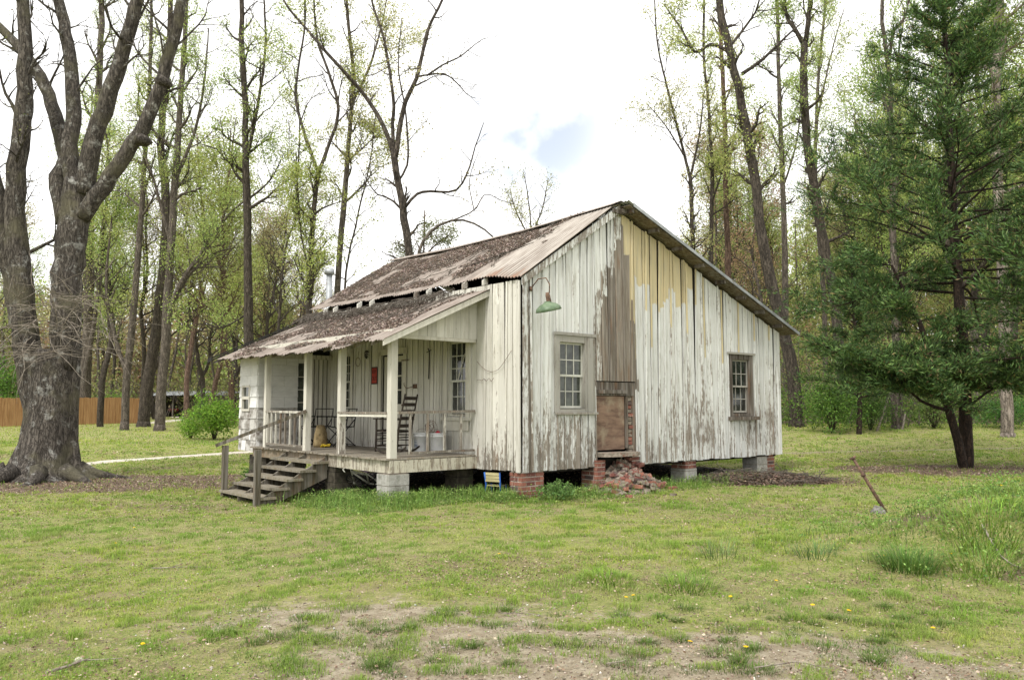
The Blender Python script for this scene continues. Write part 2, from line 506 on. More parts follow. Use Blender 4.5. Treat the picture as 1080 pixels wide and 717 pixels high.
# ------------------------------------------------------------------ the house (local x = along the gable, y = along the front wall)
HX, HY = .17, 14.2
HA = math.atan2(.649, .760)
house = empty('wooden_cottage', (HX, HY, 0), HA,
              'derelict white plank cottage with peeling paint, rusty tin roof and front porch, standing on piers', 'house')


def hw(s, t, z=0.0):
    """house local -> world"""
    return Vector((HX + math.cos(HA) * s - math.sin(HA) * t, HY + math.sin(HA) * s + math.cos(HA) * t, z))


def gl(s, t):
    p = hw(s, t); return g(p.x, p.y)

L, Wd = 8.05, 8.27          # length along the front, width of the gable
RS = 2.5
def roof_z(s, t):
    z = 3.94 + .684 * s if s < RS else 5.62 - .365 * (s - RS)
    sag = -.13 * math.sin(PI * min(max(t, 0), 8) / 8) * (1 if s > -.5 else .5)
    return z + sag * (.4 + .6 * max(0, min(1, (s + .2) / 2)) if s < RS else .8)
def porch_z(p, t):
    return 3.78 - .455 * p - .05 * math.sin(PI * min(max((t - 1) / 7, 0), 1))

WG = lambda u, d, z: (u, -d, z)      # gable wall plane
WF = lambda u, d, z: (-d, u, z)      # front wall plane


def planks(mb, W, u0, u1, zb, zt, holes, pitch, th, d0, wfun, gap=.006, wid=None, seg=.14, rag=.015, start=0):
    """vertical boards on a wall; zb, zt functions of u; wfun(u, z, k, rnd) -> (bare, yel)"""
    k = 0; u = u0 + start
    while u < u1 - .01:
        pw = pitch * random.uniform(.93, 1.07) if wid is None else pitch
        if wid is not None and random.random() < .14: u += pw; k += 1; continue
        a = u + (gap / 2 if wid is None else -wid / 2); b = min(u + pw - gap / 2, u1) if wid is None else u + wid / 2
        rnd = random.random(); dd = d0 + random.uniform(0, .005); rg = random.uniform(-rag, rag)
        cuts = [a] + sorted(h for hh in holes for h in hh[:2] if a + .004 < h < b - .004) + [b]
        tilt = random.uniform(-.003, .003)
        for c0, c1 in zip(cuts, cuts[1:]):
            if c1 - c0 < .01: continue
            mid = (c0 + c1) / 2
            z_lo = zb(mid) + rg
            iv = [(z_lo, zt(mid), True)]
            for (h0, h1, hz0, hz1) in holes:
                if h0 - .001 <= mid <= h1 + .001:
                    nv = []
                    for (za, zc, tp) in iv:
                        if hz0 > za: nv.append((za, min(zc, hz0), tp and hz0 >= zc))
                        if hz1 < zc: nv.append((max(za, hz1), zc, tp))
                    iv = nv
            for (za, zc, tp) in iv:
                if zc - za < .02: continue
                n = max(1, int((zc - za) / seg))
                rows = []
                for i in range(n + 1):
                    z = za + (zc - za) * i / n
                    zl, zr = z, z
                    if i == n and tp: zl, zr = zt(c0), zt(c1)
                    j = random.uniform(-.0015, .0015)
                    bare, yel = wfun(mid, z, k, rnd)
                    at_ = dict(rnd=rnd, bare=bare, yel=yel)
                    rows.append([mb.vert(W(c0 + tilt * i, dd, zl), **at_), mb.vert(W(c0 + tilt * i, dd + th + j, zl), **at_),
                                 mb.vert(W(c1 + tilt * i, dd + th + j, zr), **at_), mb.vert(W(c1 + tilt * i, dd, zr), **at_)])
                for A, B in zip(rows, rows[1:]):
                    for q in range(4):
                        mb.face((A[q], A[(q + 1) % 4], B[(q + 1) % 4], B[q]))
                mb.face(rows[0][::-1]); mb.face(rows[-1])
        u += pw; k += 1

AT = ('rnd', 'bare', 'yel')
# ---- gable wall
HG = [(.76, 1.80, 1.50, 2.93), (6.18, 7.12, 1.38, 2.80), (1.86, 3.02, -.2, 2.10)]
BZ = .47
_yb = {}
def gable_w(u, z, k, rnd):
    key = round(rnd, 5)
    if key not in _yb: _yb[key] = (random.uniform(-.35, .2), random.uniform(-1, 1))
    yb, r2 = _yb[key]
    left = 1.80 if z < 3.5 else 1.80 + (z - 3.5) * .36
    right = 3.10 - max(0, (z - 2.1)) * .135
    bare = -.045; yel = 0
    if left < u < right and z > 2.0:
        bare = .55
        if u < left + .25: bare = .12
    elif u >= right - .02:
        if u < 4.95 and z > 3.92 + yb + (.25 if u < 3.1 else 0): yel = 1; bare = -.13
        elif u < 3.13 and u > 2.7: yel = 1 if r2 > -.3 else 0; bare = -.08 if z > 2 else 0
        bare += .12 * max(0, min(1, (2.9 - z) / 2.0))
        if u > 4: bare += .02
    else:
        bare += .15 * max(0, min(1, (2.3 - z) / 1.5)) + (.05 if u < .5 else 0)
        if z < 1.45 and .78 < u < 1.86: bare += .06
        if u < .13: bare += .22
    return bare, yel
def batten_w(u, z, k, rnd):
    b, y = gable_w(u, z, k, rnd)
    if u > 3.0 and z > 3.45 - .9 * abs(math.sin(k * 2.3)) and k % 3 == 1: y = 1; b -= .05
    return b + .03, y
zt_g = lambda u: roof_z(u, 0) - (.07 if u < RS else .13)
mb = MB(AT)
planks(mb, WG, 0, Wd, lambda u: BZ, zt_g, HG, .205, .022, 0, gable_w, start=.02, gap=.012)
mb.box(0.0, .11, .024, .052, BZ - .01, zt_g(.05), W=WG, rnd=.3, bare=.12)
mb.box(Wd - .09, Wd + .01, .024, .046, BZ, zt_g(Wd - .04), W=WG, rnd=.6, bare=.0)
planks(mb, WG, .22, Wd - .15, lambda u: BZ + .01, lambda u: zt_g(u) - .01, HG, .205, .014, .031, batten_w, wid=.042)
mb.build('gable_wall', M['siding'], house)
# ---- front wall
HF = [(1.55, 2.16, 1.42, 2.89), (3.72, 4.62, .76, 2.72), (5.97, 6.42, 1.50, 2.84)]
def front_w(u, z, k, rnd):
    b = -.075
    if u < 1.25: b += .075 + .14 * max(0, min(1, (1.5 - z) / .9))
    else: b += .10 * max(0, min(1, (1.05 - z) / .3))
    return b, 0
mb = MB(AT)
zt_f = lambda u: 3.86
zb_f = lambda u: BZ if u < 1.3 else .70
planks(mb, WF, 0, L, zb_f, zt_f, HF, .2, .022, 0, front_w, gap=.012)
planks(mb, WF, .2, L, zb_f, zt_f, HF, .2, .013, .030, front_w, wid=.042)
mb.box(0.0, .10, .024, .05, BZ - .01, 3.84, W=WF, rnd=.2, bare=.02)
mb.build('front_wall', M['siding_front'], house)
# ---- back and far walls
mb = MB(AT)
planks(mb, lambda u, d, z: (Wd + d, u, z), 0, L, lambda u: BZ, lambda u: roof_z(Wd, u) - .13, [], .21, .022, 0, lambda *a: (-.02, 0))
mb.build('back_wall', M['siding'], house)
mb = MB(AT)
planks(mb, lambda u, d, z: (u, L + d, z), 0, Wd, lambda u: BZ, lambda u: roof_z(u, L) - .12, [], .21, .022, 0, lambda *a: (-.02, 0))
mb.build('far_gable_wall', M['siding'], house)
# ---- dark lining boards behind the siding (closes the gaps), floor and sills
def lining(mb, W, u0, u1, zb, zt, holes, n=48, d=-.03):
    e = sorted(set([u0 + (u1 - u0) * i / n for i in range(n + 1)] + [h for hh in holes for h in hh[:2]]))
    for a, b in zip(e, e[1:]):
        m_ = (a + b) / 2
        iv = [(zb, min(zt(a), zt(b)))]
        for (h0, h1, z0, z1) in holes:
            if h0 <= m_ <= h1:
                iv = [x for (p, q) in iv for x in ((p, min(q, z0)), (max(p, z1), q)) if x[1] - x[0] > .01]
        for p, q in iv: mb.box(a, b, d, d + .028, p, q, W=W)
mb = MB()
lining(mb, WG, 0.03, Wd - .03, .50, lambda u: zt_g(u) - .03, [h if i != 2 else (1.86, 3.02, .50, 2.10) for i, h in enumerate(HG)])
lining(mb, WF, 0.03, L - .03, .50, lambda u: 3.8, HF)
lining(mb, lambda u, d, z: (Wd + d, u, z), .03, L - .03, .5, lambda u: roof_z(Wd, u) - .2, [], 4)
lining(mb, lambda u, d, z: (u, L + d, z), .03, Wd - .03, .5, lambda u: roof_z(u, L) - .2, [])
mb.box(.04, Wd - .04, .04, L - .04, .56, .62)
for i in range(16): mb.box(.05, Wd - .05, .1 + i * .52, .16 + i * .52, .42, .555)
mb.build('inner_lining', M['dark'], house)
mb = MB(AT)
mb.box(.04, 1.84, .04, .2, .475, .55, rnd=.4); mb.box(3.04, Wd - .04, .04, .2, .475, .55, rnd=.2)
mb.box(.04, .2, .22, L, .475, .55, rnd=.8); mb.box(Wd - .2, Wd - .04, .22, L, .475, .55, rnd=.7)
mb.build('sill_beam', M['rawdark'], house)

# ---- windows
def window(W, u0, u1, z0, z1, fr, sash_in, cols, rows_up, rows_lo, sill=True, out=.0, frame_mat='grayframe', gm='glass', casing=.0, mid=None, sm_='sash'):
    """frame fills u0..u1 x z0..z1; glass area inside sash_in = (ua, ub, za, zb)"""
    mb = MB(AT); ua, ub, za, zb = sash_in
    r = lambda: dict(rnd=random.random(), bare=random.uniform(-.05, .08))
    D0, D1 = -.06, .035 + out
    mb.box(u0, ua - .035, D0, D1, z0, z1, W=W, **r()); mb.box(ub + .035, u1, D0, D1, z0, z1, W=W, **r())
    mb.box(ua - .033, ub + .033, D0, D1 - .003, zb + .035, z1, W=W, **r()); mb.box(ua - .033, ub + .033, D0, D1 - .003, z0, za - .035, W=W, **r())
    f = mb.build('window', M[frame_mat], house)
    zm = (za + zb) / 2 if mid is None else mid
    sm = MB(AT); b = .035
    for (p, q, dd, rows) in ((zm, zb, -.012, rows_up), (za, zm, -.038, rows_lo)):
        sm.box(ua - .034, ua, dd - .03, dd, p - .02, q + .034, W=W, rnd=.3); sm.box(ub, ub + .034, dd - .03, dd, p - .02, q + .034, W=W, rnd=.4)
        sm.box(ua, ub, dd - .031, dd - .001, q - .004, q + .034, W=W, rnd=.6); sm.box(ua, ub, dd - .032, dd + .002, p - .02, p + .02, W=W, rnd=.9)
        for i in range(1, cols):
            u = ua + (ub - ua) * i / cols; sm.box(u - .009, u + .009, dd - .026, dd - .004, p + .02, q - .004, W=W, rnd=.5)
        for i in range(1, rows):
            z = p + (q - p) * i / rows; sm.box(ua, ub, dd - .027, dd - .005, z - .009, z + .009, W=W, rnd=.7)
    sm.build('sash', M[sm_], f)
    pm = MB()
    pm.box(ua - .01, ub + .01, -.030, -.026, zm + .01, zb + .01, W=W); pm.box(ua - .01, ub + .01, -.058, -.054, za - .01, zm - .01, W=W)
    pm.build('pane', M[gm], f)
    if sill:
        s_ = MB(AT); s_.box(u0 - .05, u1 + .05, .0, .10, z0 - .055, z0 - .005, W=W, rnd=.4, bare=.2); s_.build('sill', M[frame_mat], f)
    return f
w1 = window(WG, .765, 1.795, 1.505, 2.925, .1, (.92, 1.50, 1.60, 2.76), 3, 2, 2, sill=False, out=.02, gm='glass_dusty')
mb = MB(AT); mb.box(1.60, 1.74, .058, .07, 1.51, 2.90, W=WG, rnd=.4, bare=.02); mb.box(.74, 1.82, .05, .075, 2.92, 2.975, W=WG, rnd=.2, bare=.0)
mb.box(.76, 1.86, .048, .085, 1.465, 1.505, W=WG, rnd=.9, bare=.1); mb.build('casing', M['grayframe'], w1)
w2 = window(WG, 6.185, 7.115, 1.385, 2.79, .1, (6.33, 6.93, 1.49, 2.64), 3, 2, 2, sill=False, out=.015, frame_mat='rawdark', sm_='grayframe')
mb = MB(AT); mb.box(6.10, 7.18, .045, .085, 2.79, 2.835, W=WG, rnd=.2, bare=-.1); mb.build('casing', M['grayframe'], w2)
mb = MB(AT); mb.box(6.12, 7.24, .03, .12, 1.30, 1.38, W=WG, rnd=.9, bare=.9); mb.build('sill', M['rawdark'], w2)
w3 = window(WF, 1.56, 2.15, 1.425, 2.885, .1, (1.605, 2.105, 1.50, 2.83), 3, 3, 2, sill=False, frame_mat='trim', mid=2.10)
mb = MB(AT)
for (a, b, c_, d) in ((1.44, 1.555, 1.40, 2.95), (2.155, 2.27, 1.40, 2.95), (1.44, 2.27, 2.89, 2.98), (1.40, 2.31, 1.34, 1.40), (1.46, 2.25, 1.15, 1.335)):
    mb.box(a, b, .044, .062 + (.03 if d - c_ < .08 else 0), c_, d, W=WF, rnd=random.random(), bare=-.05)
mb.bar(WF(1.66, -.008, 2.62), WF(1.88, -.008, 2.13), .012, .014, rnd=.4)
mb.build('casing', M['trim'], w3)
w4 = window(WF, 5.975, 6.415, 1.505, 2.835, .1, (6.02, 6.37, 1.58, 2.78), 2, 3, 3, sill=False, frame_mat='trim')
mb = MB(AT)
for (a, b, c_, d) in ((5.86, 5.97, 1.48, 2.90), (6.42, 6.53, 1.48, 2.90), (5.86, 6.53, 2.84, 2.95), (5.80, 6.58, 1.42, 1.475), (5.88, 6.50, 1.2, 1.415)):
    mb.box(a, b, .044, .062 + (.03 if d - c_ < .08 else 0), c_, d, W=WF, rnd=random.random(), bare=-.05)
mb.build('casing', M['trim'], w4)
# ---- front door with glass in its upper half
mb = MB(AT); u0, u1, z0, z1 = 3.76, 4.58, .77, 2.69
for (a, b, c_, d) in ((u0, u0 + .12, z0, z1), (u1 - .12, u1, z0, z1), (u0 + .12, u1 - .12, z1 - .13, z1), (u0 + .12, u1 - .12, z0, z0 + .22), (u0 + .12, u1 - .12, 1.52, 1.66)):
    mb.box(a, b, -.045, -.005, c_, d, W=WF, rnd=random.random(), bare=-.05)
mb.box(u0 + .12, u1 - .12, -.035, -.018, z0 + .22, 1.52, W=WF, rnd=.5)
for i in (1, 2): mb.box(u0 + .12, u1 - .12, -.035, -.012, 1.66 + i * .3 - .015, 1.66 + i * .3 + .015, W=WF, rnd=.3)
mb.box((u0 + u1) / 2 - .013, (u0 + u1) / 2 + .013, -.034, -.013, 1.66, z1 - .13, W=WF, rnd=.3)
door = mb.build('door', M['trim'], house)
mb = MB(); mb.box(u0 + .11, u1 - .11, -.03, -.026, 1.65, z1 - .12, W=WF); mb.build('pane', M['glass'], door)
mb = MB(AT)
for (a, b, c_, d) in ((3.62, 3.725, .73, 2.80), (4.615, 4.72, .73, 2.80), (3.60, 4.74, 2.725, 2.85)): mb.box(a, b, .043, .062, c_, d, W=WF, rnd=random.random(), bare=-.04)
mb.box(3.5, 3.78, .065, .075, 2.56, 2.59, W=WF, rnd=.5, bare=1)
mb.build('door_frame', M['trim'], door)
mb = MB(); mb.lathe(WF(u0 + .06, .005, 1.62), [(.02, 0), (.03, .02), (.012, .04)], 8); mb.build('handle', M['rustmetal'], door)

# ---- main roof: corrugated sheets
def rise(t):
    u = max(0, min(1, (t - .0) / .9))
    return .13 * u * u * (3 - 2 * u)
def main_z(s, t): return roof_z(s, t) + rise(t) * max(0, 1 - max(s, 0) / 2.5)
def corr(mb, f, s0, s1, t0, t1, period=.085, amp=.014, ns=10, spp=4, ej=None, th=.006):
    n = int((t1 - t0) / period * spp); cols = []
    for j in range(n + 1):
        t = t0 + (t1 - t0) * j / n
        ee = ej(t) if ej else 0
        col = []
        for i in range(ns + 1):
            s = s0 + ee + (s1 - s0 - ee) * i / ns
            x, y, z = f(s, t)
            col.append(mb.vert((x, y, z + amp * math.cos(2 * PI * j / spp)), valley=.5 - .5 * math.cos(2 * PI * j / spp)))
        cols.append(col)
    for A, B in zip(cols, cols[1:]):
        for i in range(ns): mb.face((A[i], A[i + 1], B[i + 1], B[i]), 0, True)
def ragged(seed, amp, sheet=.62):
    rr = random.Random(seed); tab = [rr.uniform(-amp, amp) for _ in range(60)]; t2 = [rr.uniform(-amp, amp) * .5 for _ in range(200)]
    return lambda t: tab[int((t + 2) / sheet) % 60] + t2[int((t + 2) / .15) % 200]
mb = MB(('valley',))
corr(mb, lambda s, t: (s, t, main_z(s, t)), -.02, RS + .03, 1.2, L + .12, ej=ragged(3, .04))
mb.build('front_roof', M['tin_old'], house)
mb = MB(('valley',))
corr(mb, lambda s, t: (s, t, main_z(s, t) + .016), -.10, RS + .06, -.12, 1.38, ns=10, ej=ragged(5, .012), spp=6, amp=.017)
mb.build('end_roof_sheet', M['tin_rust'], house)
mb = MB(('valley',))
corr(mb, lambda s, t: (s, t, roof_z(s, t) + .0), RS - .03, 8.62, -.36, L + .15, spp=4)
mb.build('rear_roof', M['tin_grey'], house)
# ridge cap bent over the top
mb = MB()
for (a, b) in ((-.14, 2.6), (2.62, 5.4), (5.42, 8.2)):
    for (ds, dz) in ((-.22, -.10), (.2, -.03)):
        z = lambda t: roof_z(RS, t) + .05
        mb.hexa([(RS, a, z(a)), (RS + ds, a, z(a) + dz), (RS + ds, b, z(b) + dz), (RS, b, z(b)),
                 (RS, a, z(a) + .006), (RS + ds, a, z(a) + dz + .006), (RS + ds, b, z(b) + dz + .006), (RS, b, z(b) + .006)])
mb.build('ridge_cap', M['tin_old'], house)
# rear slope overhang at the gable: deck boards and fascia
mb = MB(AT)
n_ = 22
for i in range(n_):
    a = RS + .05 + (8.58 - RS - .05) * i / n_; b = a + (8.58 - RS) / n_ - .012
    za, zb_ = roof_z(a, 0) - .035, roof_z(b, 0) - .035
    e0 = -.33 + random.uniform(-.015, .015)
    mb.hexa([(a, e0, za - .022), (b, e0, zb_ - .022), (b, 1.0, zb_ - .022), (a, 1.0, za - .022), (a, e0, za), (b, e0, zb_), (b, 1.0, zb_), (a, 1.0, za)], rnd=random.random(), bare=random.uniform(.3, 1), yel=1)
mb.build('roof_deck', paint_wood('yellowed_deck_boards', (.36, .30, .17), .0, wood=((.06, .045, .03), (.22, .17, .11))), house)
for i in range(8):
    mb = MB(AT)
    a = RS + .15 + i * .76
    mb.hexa([(a, -.31, roof_z(a, 0) - .13), (a + .05, -.31, roof_z(a + .05, 0) - .13), (a + .05, -.056, roof_z(a + .05, 0) - .13), (a, -.056, roof_z(a, 0) - .13),
             (a, -.31, roof_z(a, 0) - .058), (a + .05, -.31, roof_z(a + .05, 0) - .058), (a + .05, -.056, roof_z(a + .05, 0) - .058), (a, -.056, roof_z(a, 0) - .058)], rnd=random.random(), bare=.4)
    mb.build('lookout', M['rawdark'], house)
for i in range(14):
    mb = MB(AT)
    t = .2 + i * .59
    mb.hexa([(Wd + .03, t, 3.32), (8.58, t, roof_z(8.58, t) - .12), (8.58, t + .05, roof_z(8.58, t) - .12), (Wd + .03, t + .05, 3.32),
             (Wd + .03, t, roof_z(Wd, t) - .06), (8.58, t, roof_z(8.58, t) - .06), (8.58, t + .05, roof_z(8.58, t) - .06), (Wd + .03, t + .05, roof_z(Wd, t) - .06)], rnd=random.random(), bare=.5)
    mb.build('rear_rafter_tail', M['rawdark'], house)
mb = MB()
mb.hexa([(RS + .12, -.372, roof_z(RS + .12, 0) - .045), (8.66, -.372, roof_z(8.66, 0) - .045), (8.66, -.362, roof_z(8.66, 0) - .045), (RS + .12, -.362, roof_z(RS + .12, 0) - .045),
         (RS + .12, -.372, roof_z(RS + .12, 0) + .025), (8.66, -.372, roof_z(8.66, 0) + .025), (8.66, -.362, roof_z(8.66, 0) + .025), (RS + .12, -.362, roof_z(RS + .12, 0) + .025)])
mb.build('drip_edge', M['tin_grey'], house)
# left rake board under the end sheet
mb = MB(AT)
a, b = -.06, RS + .02
mb.hexa([(a, -.10, roof_z(a, 0) - .15), (b, -.10, roof_z(b, 0) - .17), (b, -.07, roof_z(b, 0) - .17), (a, -.07, roof_z(a, 0) - .15),
         (a, -.10, roof_z(a, 0) - .012), (b, -.10, roof_z(b, 0) - .012), (b, -.07, roof_z(b, 0) - .012), (a, -.07, roof_z(a, 0) - .012)], rnd=.4, bare=.13)
mb.build('rake_board', M['siding'], house)
mb = MB(AT)
for (a, b, c_, d) in ((RS - .22, -.13, -.04, .10), (RS + .02, -.15, .05, .3)):
    mb.box(a, a + .34, b, b + .05, 5.42 + c_ * .3, 5.50 + c_ * .3, rnd=.3, bare=1)
mb.build('broken_ridge_board', M['rawdark'], house)
# rafter tails under the front eave, white blocks, and a dark soffit board
for i in range(12):
    t = 1.0 + i * .57 + random.uniform(-.07, .07)
    if i in (2, 5, 6, 9): continue
    mb = MB(AT)
    mb.hexa([(-.11, t, 3.85), (-.0, t, 3.88), (-.0, t + .05, 3.88), (-.11, t + .05, 3.85), (-.11, t, 3.95), (-.0, t, 4.02), (-.0, t + .05, 4.02), (-.11, t + .05, 3.95)], rnd=random.random(), bare=random.choice((-.05, .1, .3, .05)))
    mb.build('rafter_tail', M['siding_front'], house)
# ---- washroom box at the far end of the porch, clad in big white shingles
T0, T1, PB = 7.0, 8.0, 1.83
wash = MB()
wash.box(-PB + .03, -.03, T0 + .03, T1 - .03, .60, 2.95)
wash = wash.build('washroom', M['dark'], house)
def shingles(mb, W, u0, u1, z0, z1, holes, row=.245, wmax=.6, seed=1):
    rr = random.Random(seed); z = z0; k = 0
    while z < z1 - .02:
        zz = min(z + row, z1); off = (k % 2) * wmax * .5 + rr.uniform(-.04, .04)
        e = [u0] + [u0 + off + i * wmax for i in range(-1, int((u1 - u0) / wmax) + 2) if u0 + .03 < u0 + off + i * wmax < u1 - .03] + [u1]
        for a, b in zip(e, e[1:]):
            for (c0, c1) in [(a, b)] if not holes else [(x, y) for x, y in zip(sorted({a, b} | {h for hh in holes for h in hh[:2] if a < h < b}), sorted({a, b} | {h for hh in holes for h in hh[:2] if a < h < b})[1:])]:
                m_ = (c0 + c1) / 2; zl, zh = z, zz
                skip = False
                for (h0, h1, q0, q1) in holes:
                    if h0 < m_ < h1:
                        if zl >= q0 - .01 and zh <= q1 + .01: skip = True
                        elif zl < q0 < zh: zh = q0
                        elif zl < q1 < zh: zl = q1
                if skip or zh - zl < .01: continue
                j = rr.uniform(-.004, .004)
                P = [W(c0 + .003, -.02, zl), W(c1 - .003, -.02, zl), W(c1 - .003, .026 + j, zl), W(c0 + .003, .026 + j, zl),
                     W(c0 + .003, -.02, zh - .002), W(c1 - .003, -.02, zh - .002), W(c1 - .003, .008, zh - .002), W(c0 + .003, .008, zh - .002)]
                mb.hexa(P, 1 if zl < 1.50 and k < 4 and rr.random() < .8 else 0)
        z = zz; k += 1
WS = lambda u, d, z: (-u, T0 - d, z)          # side facing the porch (u = distance from the wall)
WB = lambda u, d, z: (-PB - d, u, z)          # front of the box
hb = [(7.38, 7.82, 1.50, 2.10)]
mb = MB(); shingles(mb, WS, .58, PB, .60, 2.95, [(.60, .86, 1.35, 2.62)], seed=3); shingles(mb, WB, T0, T1, .60, 2.93, hb, seed=8)
shingles(mb, lambda u, d, z: (-u, T1 + d, z), 0, PB, .60, 2.9, [], seed=9)
mb.build('wall_shingle', [M['asbestos'], M['asbestos_dirty']], wash)
mb = MB(AT)
for i in range(5):
    mb.box(.02 + i * .112, .02 + i * .112 + .085, 0, .03, .74, 2.72, W=WS, rnd=random.random(), bare=-.1)
mb.box(.0, PB, .03, .09, 2.72, 2.82, W=WS, rnd=.4, bare=.05)
mb.build('wall_board', M['trim'], wash)
mb = MB(AT)
for (a, b, c_, d) in ((7.38, 7.42, 1.5, 2.1), (7.78, 7.82, 1.5, 2.1), (7.42, 7.78, 2.05, 2.1), (7.42, 7.78, 1.5, 1.55), (7.42, 7.78, 1.77, 1.84)):
    mb.box(a, b, -.02, .04, c_, d, W=WB, rnd=.5)
mb.build('window_frame', M['trim'], wash); mb = MB(AT)
mb.box(.60, .86, -.02, .02, 1.35, 1.39, W=WS, rnd=.5); mb.box(.60, .63, -.02, .02, 1.39, 2.62, W=WS, rnd=.5)
for i in range(1, 4): mb.box(.63, .86, -.02, .0, 1.39 + i * .3, 1.41 + i * .3, W=WS, rnd=.3)
mb.build('window_frame', M['trim'], wash)
mb = MB(); mb.box(7.42, 7.78, -.012, -.006, 1.55, 2.05, W=WB); mb.build('window_pane', M['glass_dusty'], wash)
mb = MB(); mb.box(.63, .86, -.014, -.008, 1.39, 2.62, W=WS); mb.build('window_pane', M['glass_dusty'], wash)
# ---- porch
PX, PT0 = 1.91, 1.24
FZ = .72
for i in range(39):                                       # floor boards run out from the wall
    pass
mb = MB(AT); t = PT0
while t < T0 - .02:
    b = min(t + random.uniform(.085, .11), T0)
    e = PX + .07 + random.uniform(-.03, .02); dz = random.uniform(-.004, .004)
    mb.box(-e, -.05, t, b - .005, FZ - .03 + dz, FZ + dz, rnd=random.random(), bare=1); t = b
mb.build('porch_floor', M['deckboard'], house)
mb = MB(AT)
mb.box(-PX, -PX + .05, PT0 + .05, 3.44, .47, FZ - .036, rnd=.3, bare=.13); mb.box(-PX, -PX + .05, 3.445, T0, .50, FZ - .036, rnd=.7, bare=.4)
mb.box(-PX, -.02, PT0, PT0 + .045, .47, FZ - .036, rnd=.6, bare=.08)
mb.build('porch_skirt', M['skirt'], house)
for i in range(5):
    mb = MB(AT); mb.box(-PX + .06, -.06, 1.9 + i * 1.1, 1.96 + i * 1.1, .52, FZ - .04, rnd=.5); mb.build('floor_joist', M['rawdark'], house)
for k, (t, w) in enumerate(((PT0 + .065, .13), (3.09, .12), (4.51, .12), (6.46, .11))):
    mb = MB(AT)
    n = 12; rows = []
    for i in range(n + 1):
        z = FZ + (2.84 - FZ) * i / n; x = -PX + .075
        b = (.12 if k in (1, 2) else .02) * max(0, 1 - (z - FZ) / .7) - .08 + (.12 if k == 1 and z < 1.5 else 0)
        a_ = dict(rnd=.2 + k * .2, bare=b)
        rows.append([mb.vert((x + i_ * w / 2, t + j_ * w / 2, z), **a_) for i_, j_ in ((-1, -1), (1, -1), (1, 1), (-1, 1))])
    for A, B in zip(rows, rows[1:]):
        for q in range(4): mb.face((A[q], A[(q + 1) % 4], B[(q + 1) % 4], B[q]))
    mb.face(rows[0][::-1]); mb.face(rows[-1]); mb.build('porch_post', M['trim'], house)
mb = MB(AT)
mb.box(-PX, -PX + .11, PT0 - .02, 8.0, 2.845, 2.95, rnd=.4, bare=-.03)
mb.box(-PX + .115, -.05, PT0 + .01, PT0 + .06, 2.80, 2.86, rnd=.4, bare=-.08)
mb.build('porch_beam', M['trim'], house)
# end of the porch roof filled with boards
mb = MB(AT)
planks(mb, lambda u, d, z: (-u, PT0 - d, z), .03, PX + .02, lambda u: 2.862, lambda u: porch_z(u, 1.2) - .05, [], .19, .02, -.03, lambda *a: (-.13, 0), rag=0)
mb.build('porch_gable', M['siding_front'], house)
for i in range(11):
    mb = MB(AT)
    t = 1.45 + i * .58
    mb.hexa([(-PX - .25, t, porch_z(PX + .25, t) - .12), (-.03, t, porch_z(.03, t) - .12), (-.03, t + .045, porch_z(.03, t) - .12), (-PX - .25, t + .045, porch_z(PX + .25, t) - .12),
             (-PX - .25, t, porch_z(PX + .25, t) - .02), (-.03, t, porch_z(.03, t) - .02), (-.03, t + .045, porch_z(.03, t) - .02), (-PX - .25, t + .045, porch_z(PX + .25, t) - .02)], rnd=random.random(), bare=.3)
    mb.build('porch_rafter', M['trim'], house)
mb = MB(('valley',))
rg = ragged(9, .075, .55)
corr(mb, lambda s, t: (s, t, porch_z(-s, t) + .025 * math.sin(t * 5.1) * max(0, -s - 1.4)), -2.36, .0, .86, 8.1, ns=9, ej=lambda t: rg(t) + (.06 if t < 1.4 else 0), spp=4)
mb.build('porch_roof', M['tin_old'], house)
mb = MB(AT)
def pz(p): return porch_z(p, .88)
mb.hexa([(-2.28, .88, pz(2.28) - .12), (-.0, .88, pz(0) - .12), (-.0, .91, pz(0) - .12), (-2.28, .91, pz(2.28) - .12),
         (-2.28, .88, pz(2.28) - .015), (-.0, .88, pz(0) - .015), (-.0, .91, pz(0) - .015), (-2.28, .91, pz(2.28) - .015)], rnd=.4, bare=-.02)
mb.build('porch_rake_board', M['trim'], house)
# black felt edge at the far rake of the porch roof
mb = MB()
for (o_, h_) in ((0, .05), (-.02, .10)):
    mb.hexa([(-2.5, 8.1 + o_, porch_z(2.5, 8) + .0 + h_ - .03), (.1, 8.1 + o_, porch_z(-.1, 8) + h_ - .03), (.1, 8.34, porch_z(-.1, 8) + h_ - .06), (-2.5, 8.34, porch_z(2.5, 8) + h_ - .06),
             (-2.5, 8.1 + o_, porch_z(2.5, 8) + .03 + h_ - .03), (.1, 8.1 + o_, porch_z(-.1, 8) + .03 + h_ - .03), (.1, 8.34, porch_z(-.1, 8) + .03 + h_ - .06), (-2.5, 8.34, porch_z(2.5, 8) + .03 + h_ - .06)])
mb.build('felt_edge', M['tar'], house)
mb = MB(AT); mb.box(-2.4, .05, 8.0, 8.3, 2.72 - .0, 2.74, rnd=.4); mb.v = [(x, y, z + (porch_z(-x, 8) - 2.79)) for x, y, z in mb.v]
mb.build('eave_board', M['rawdark'], house)
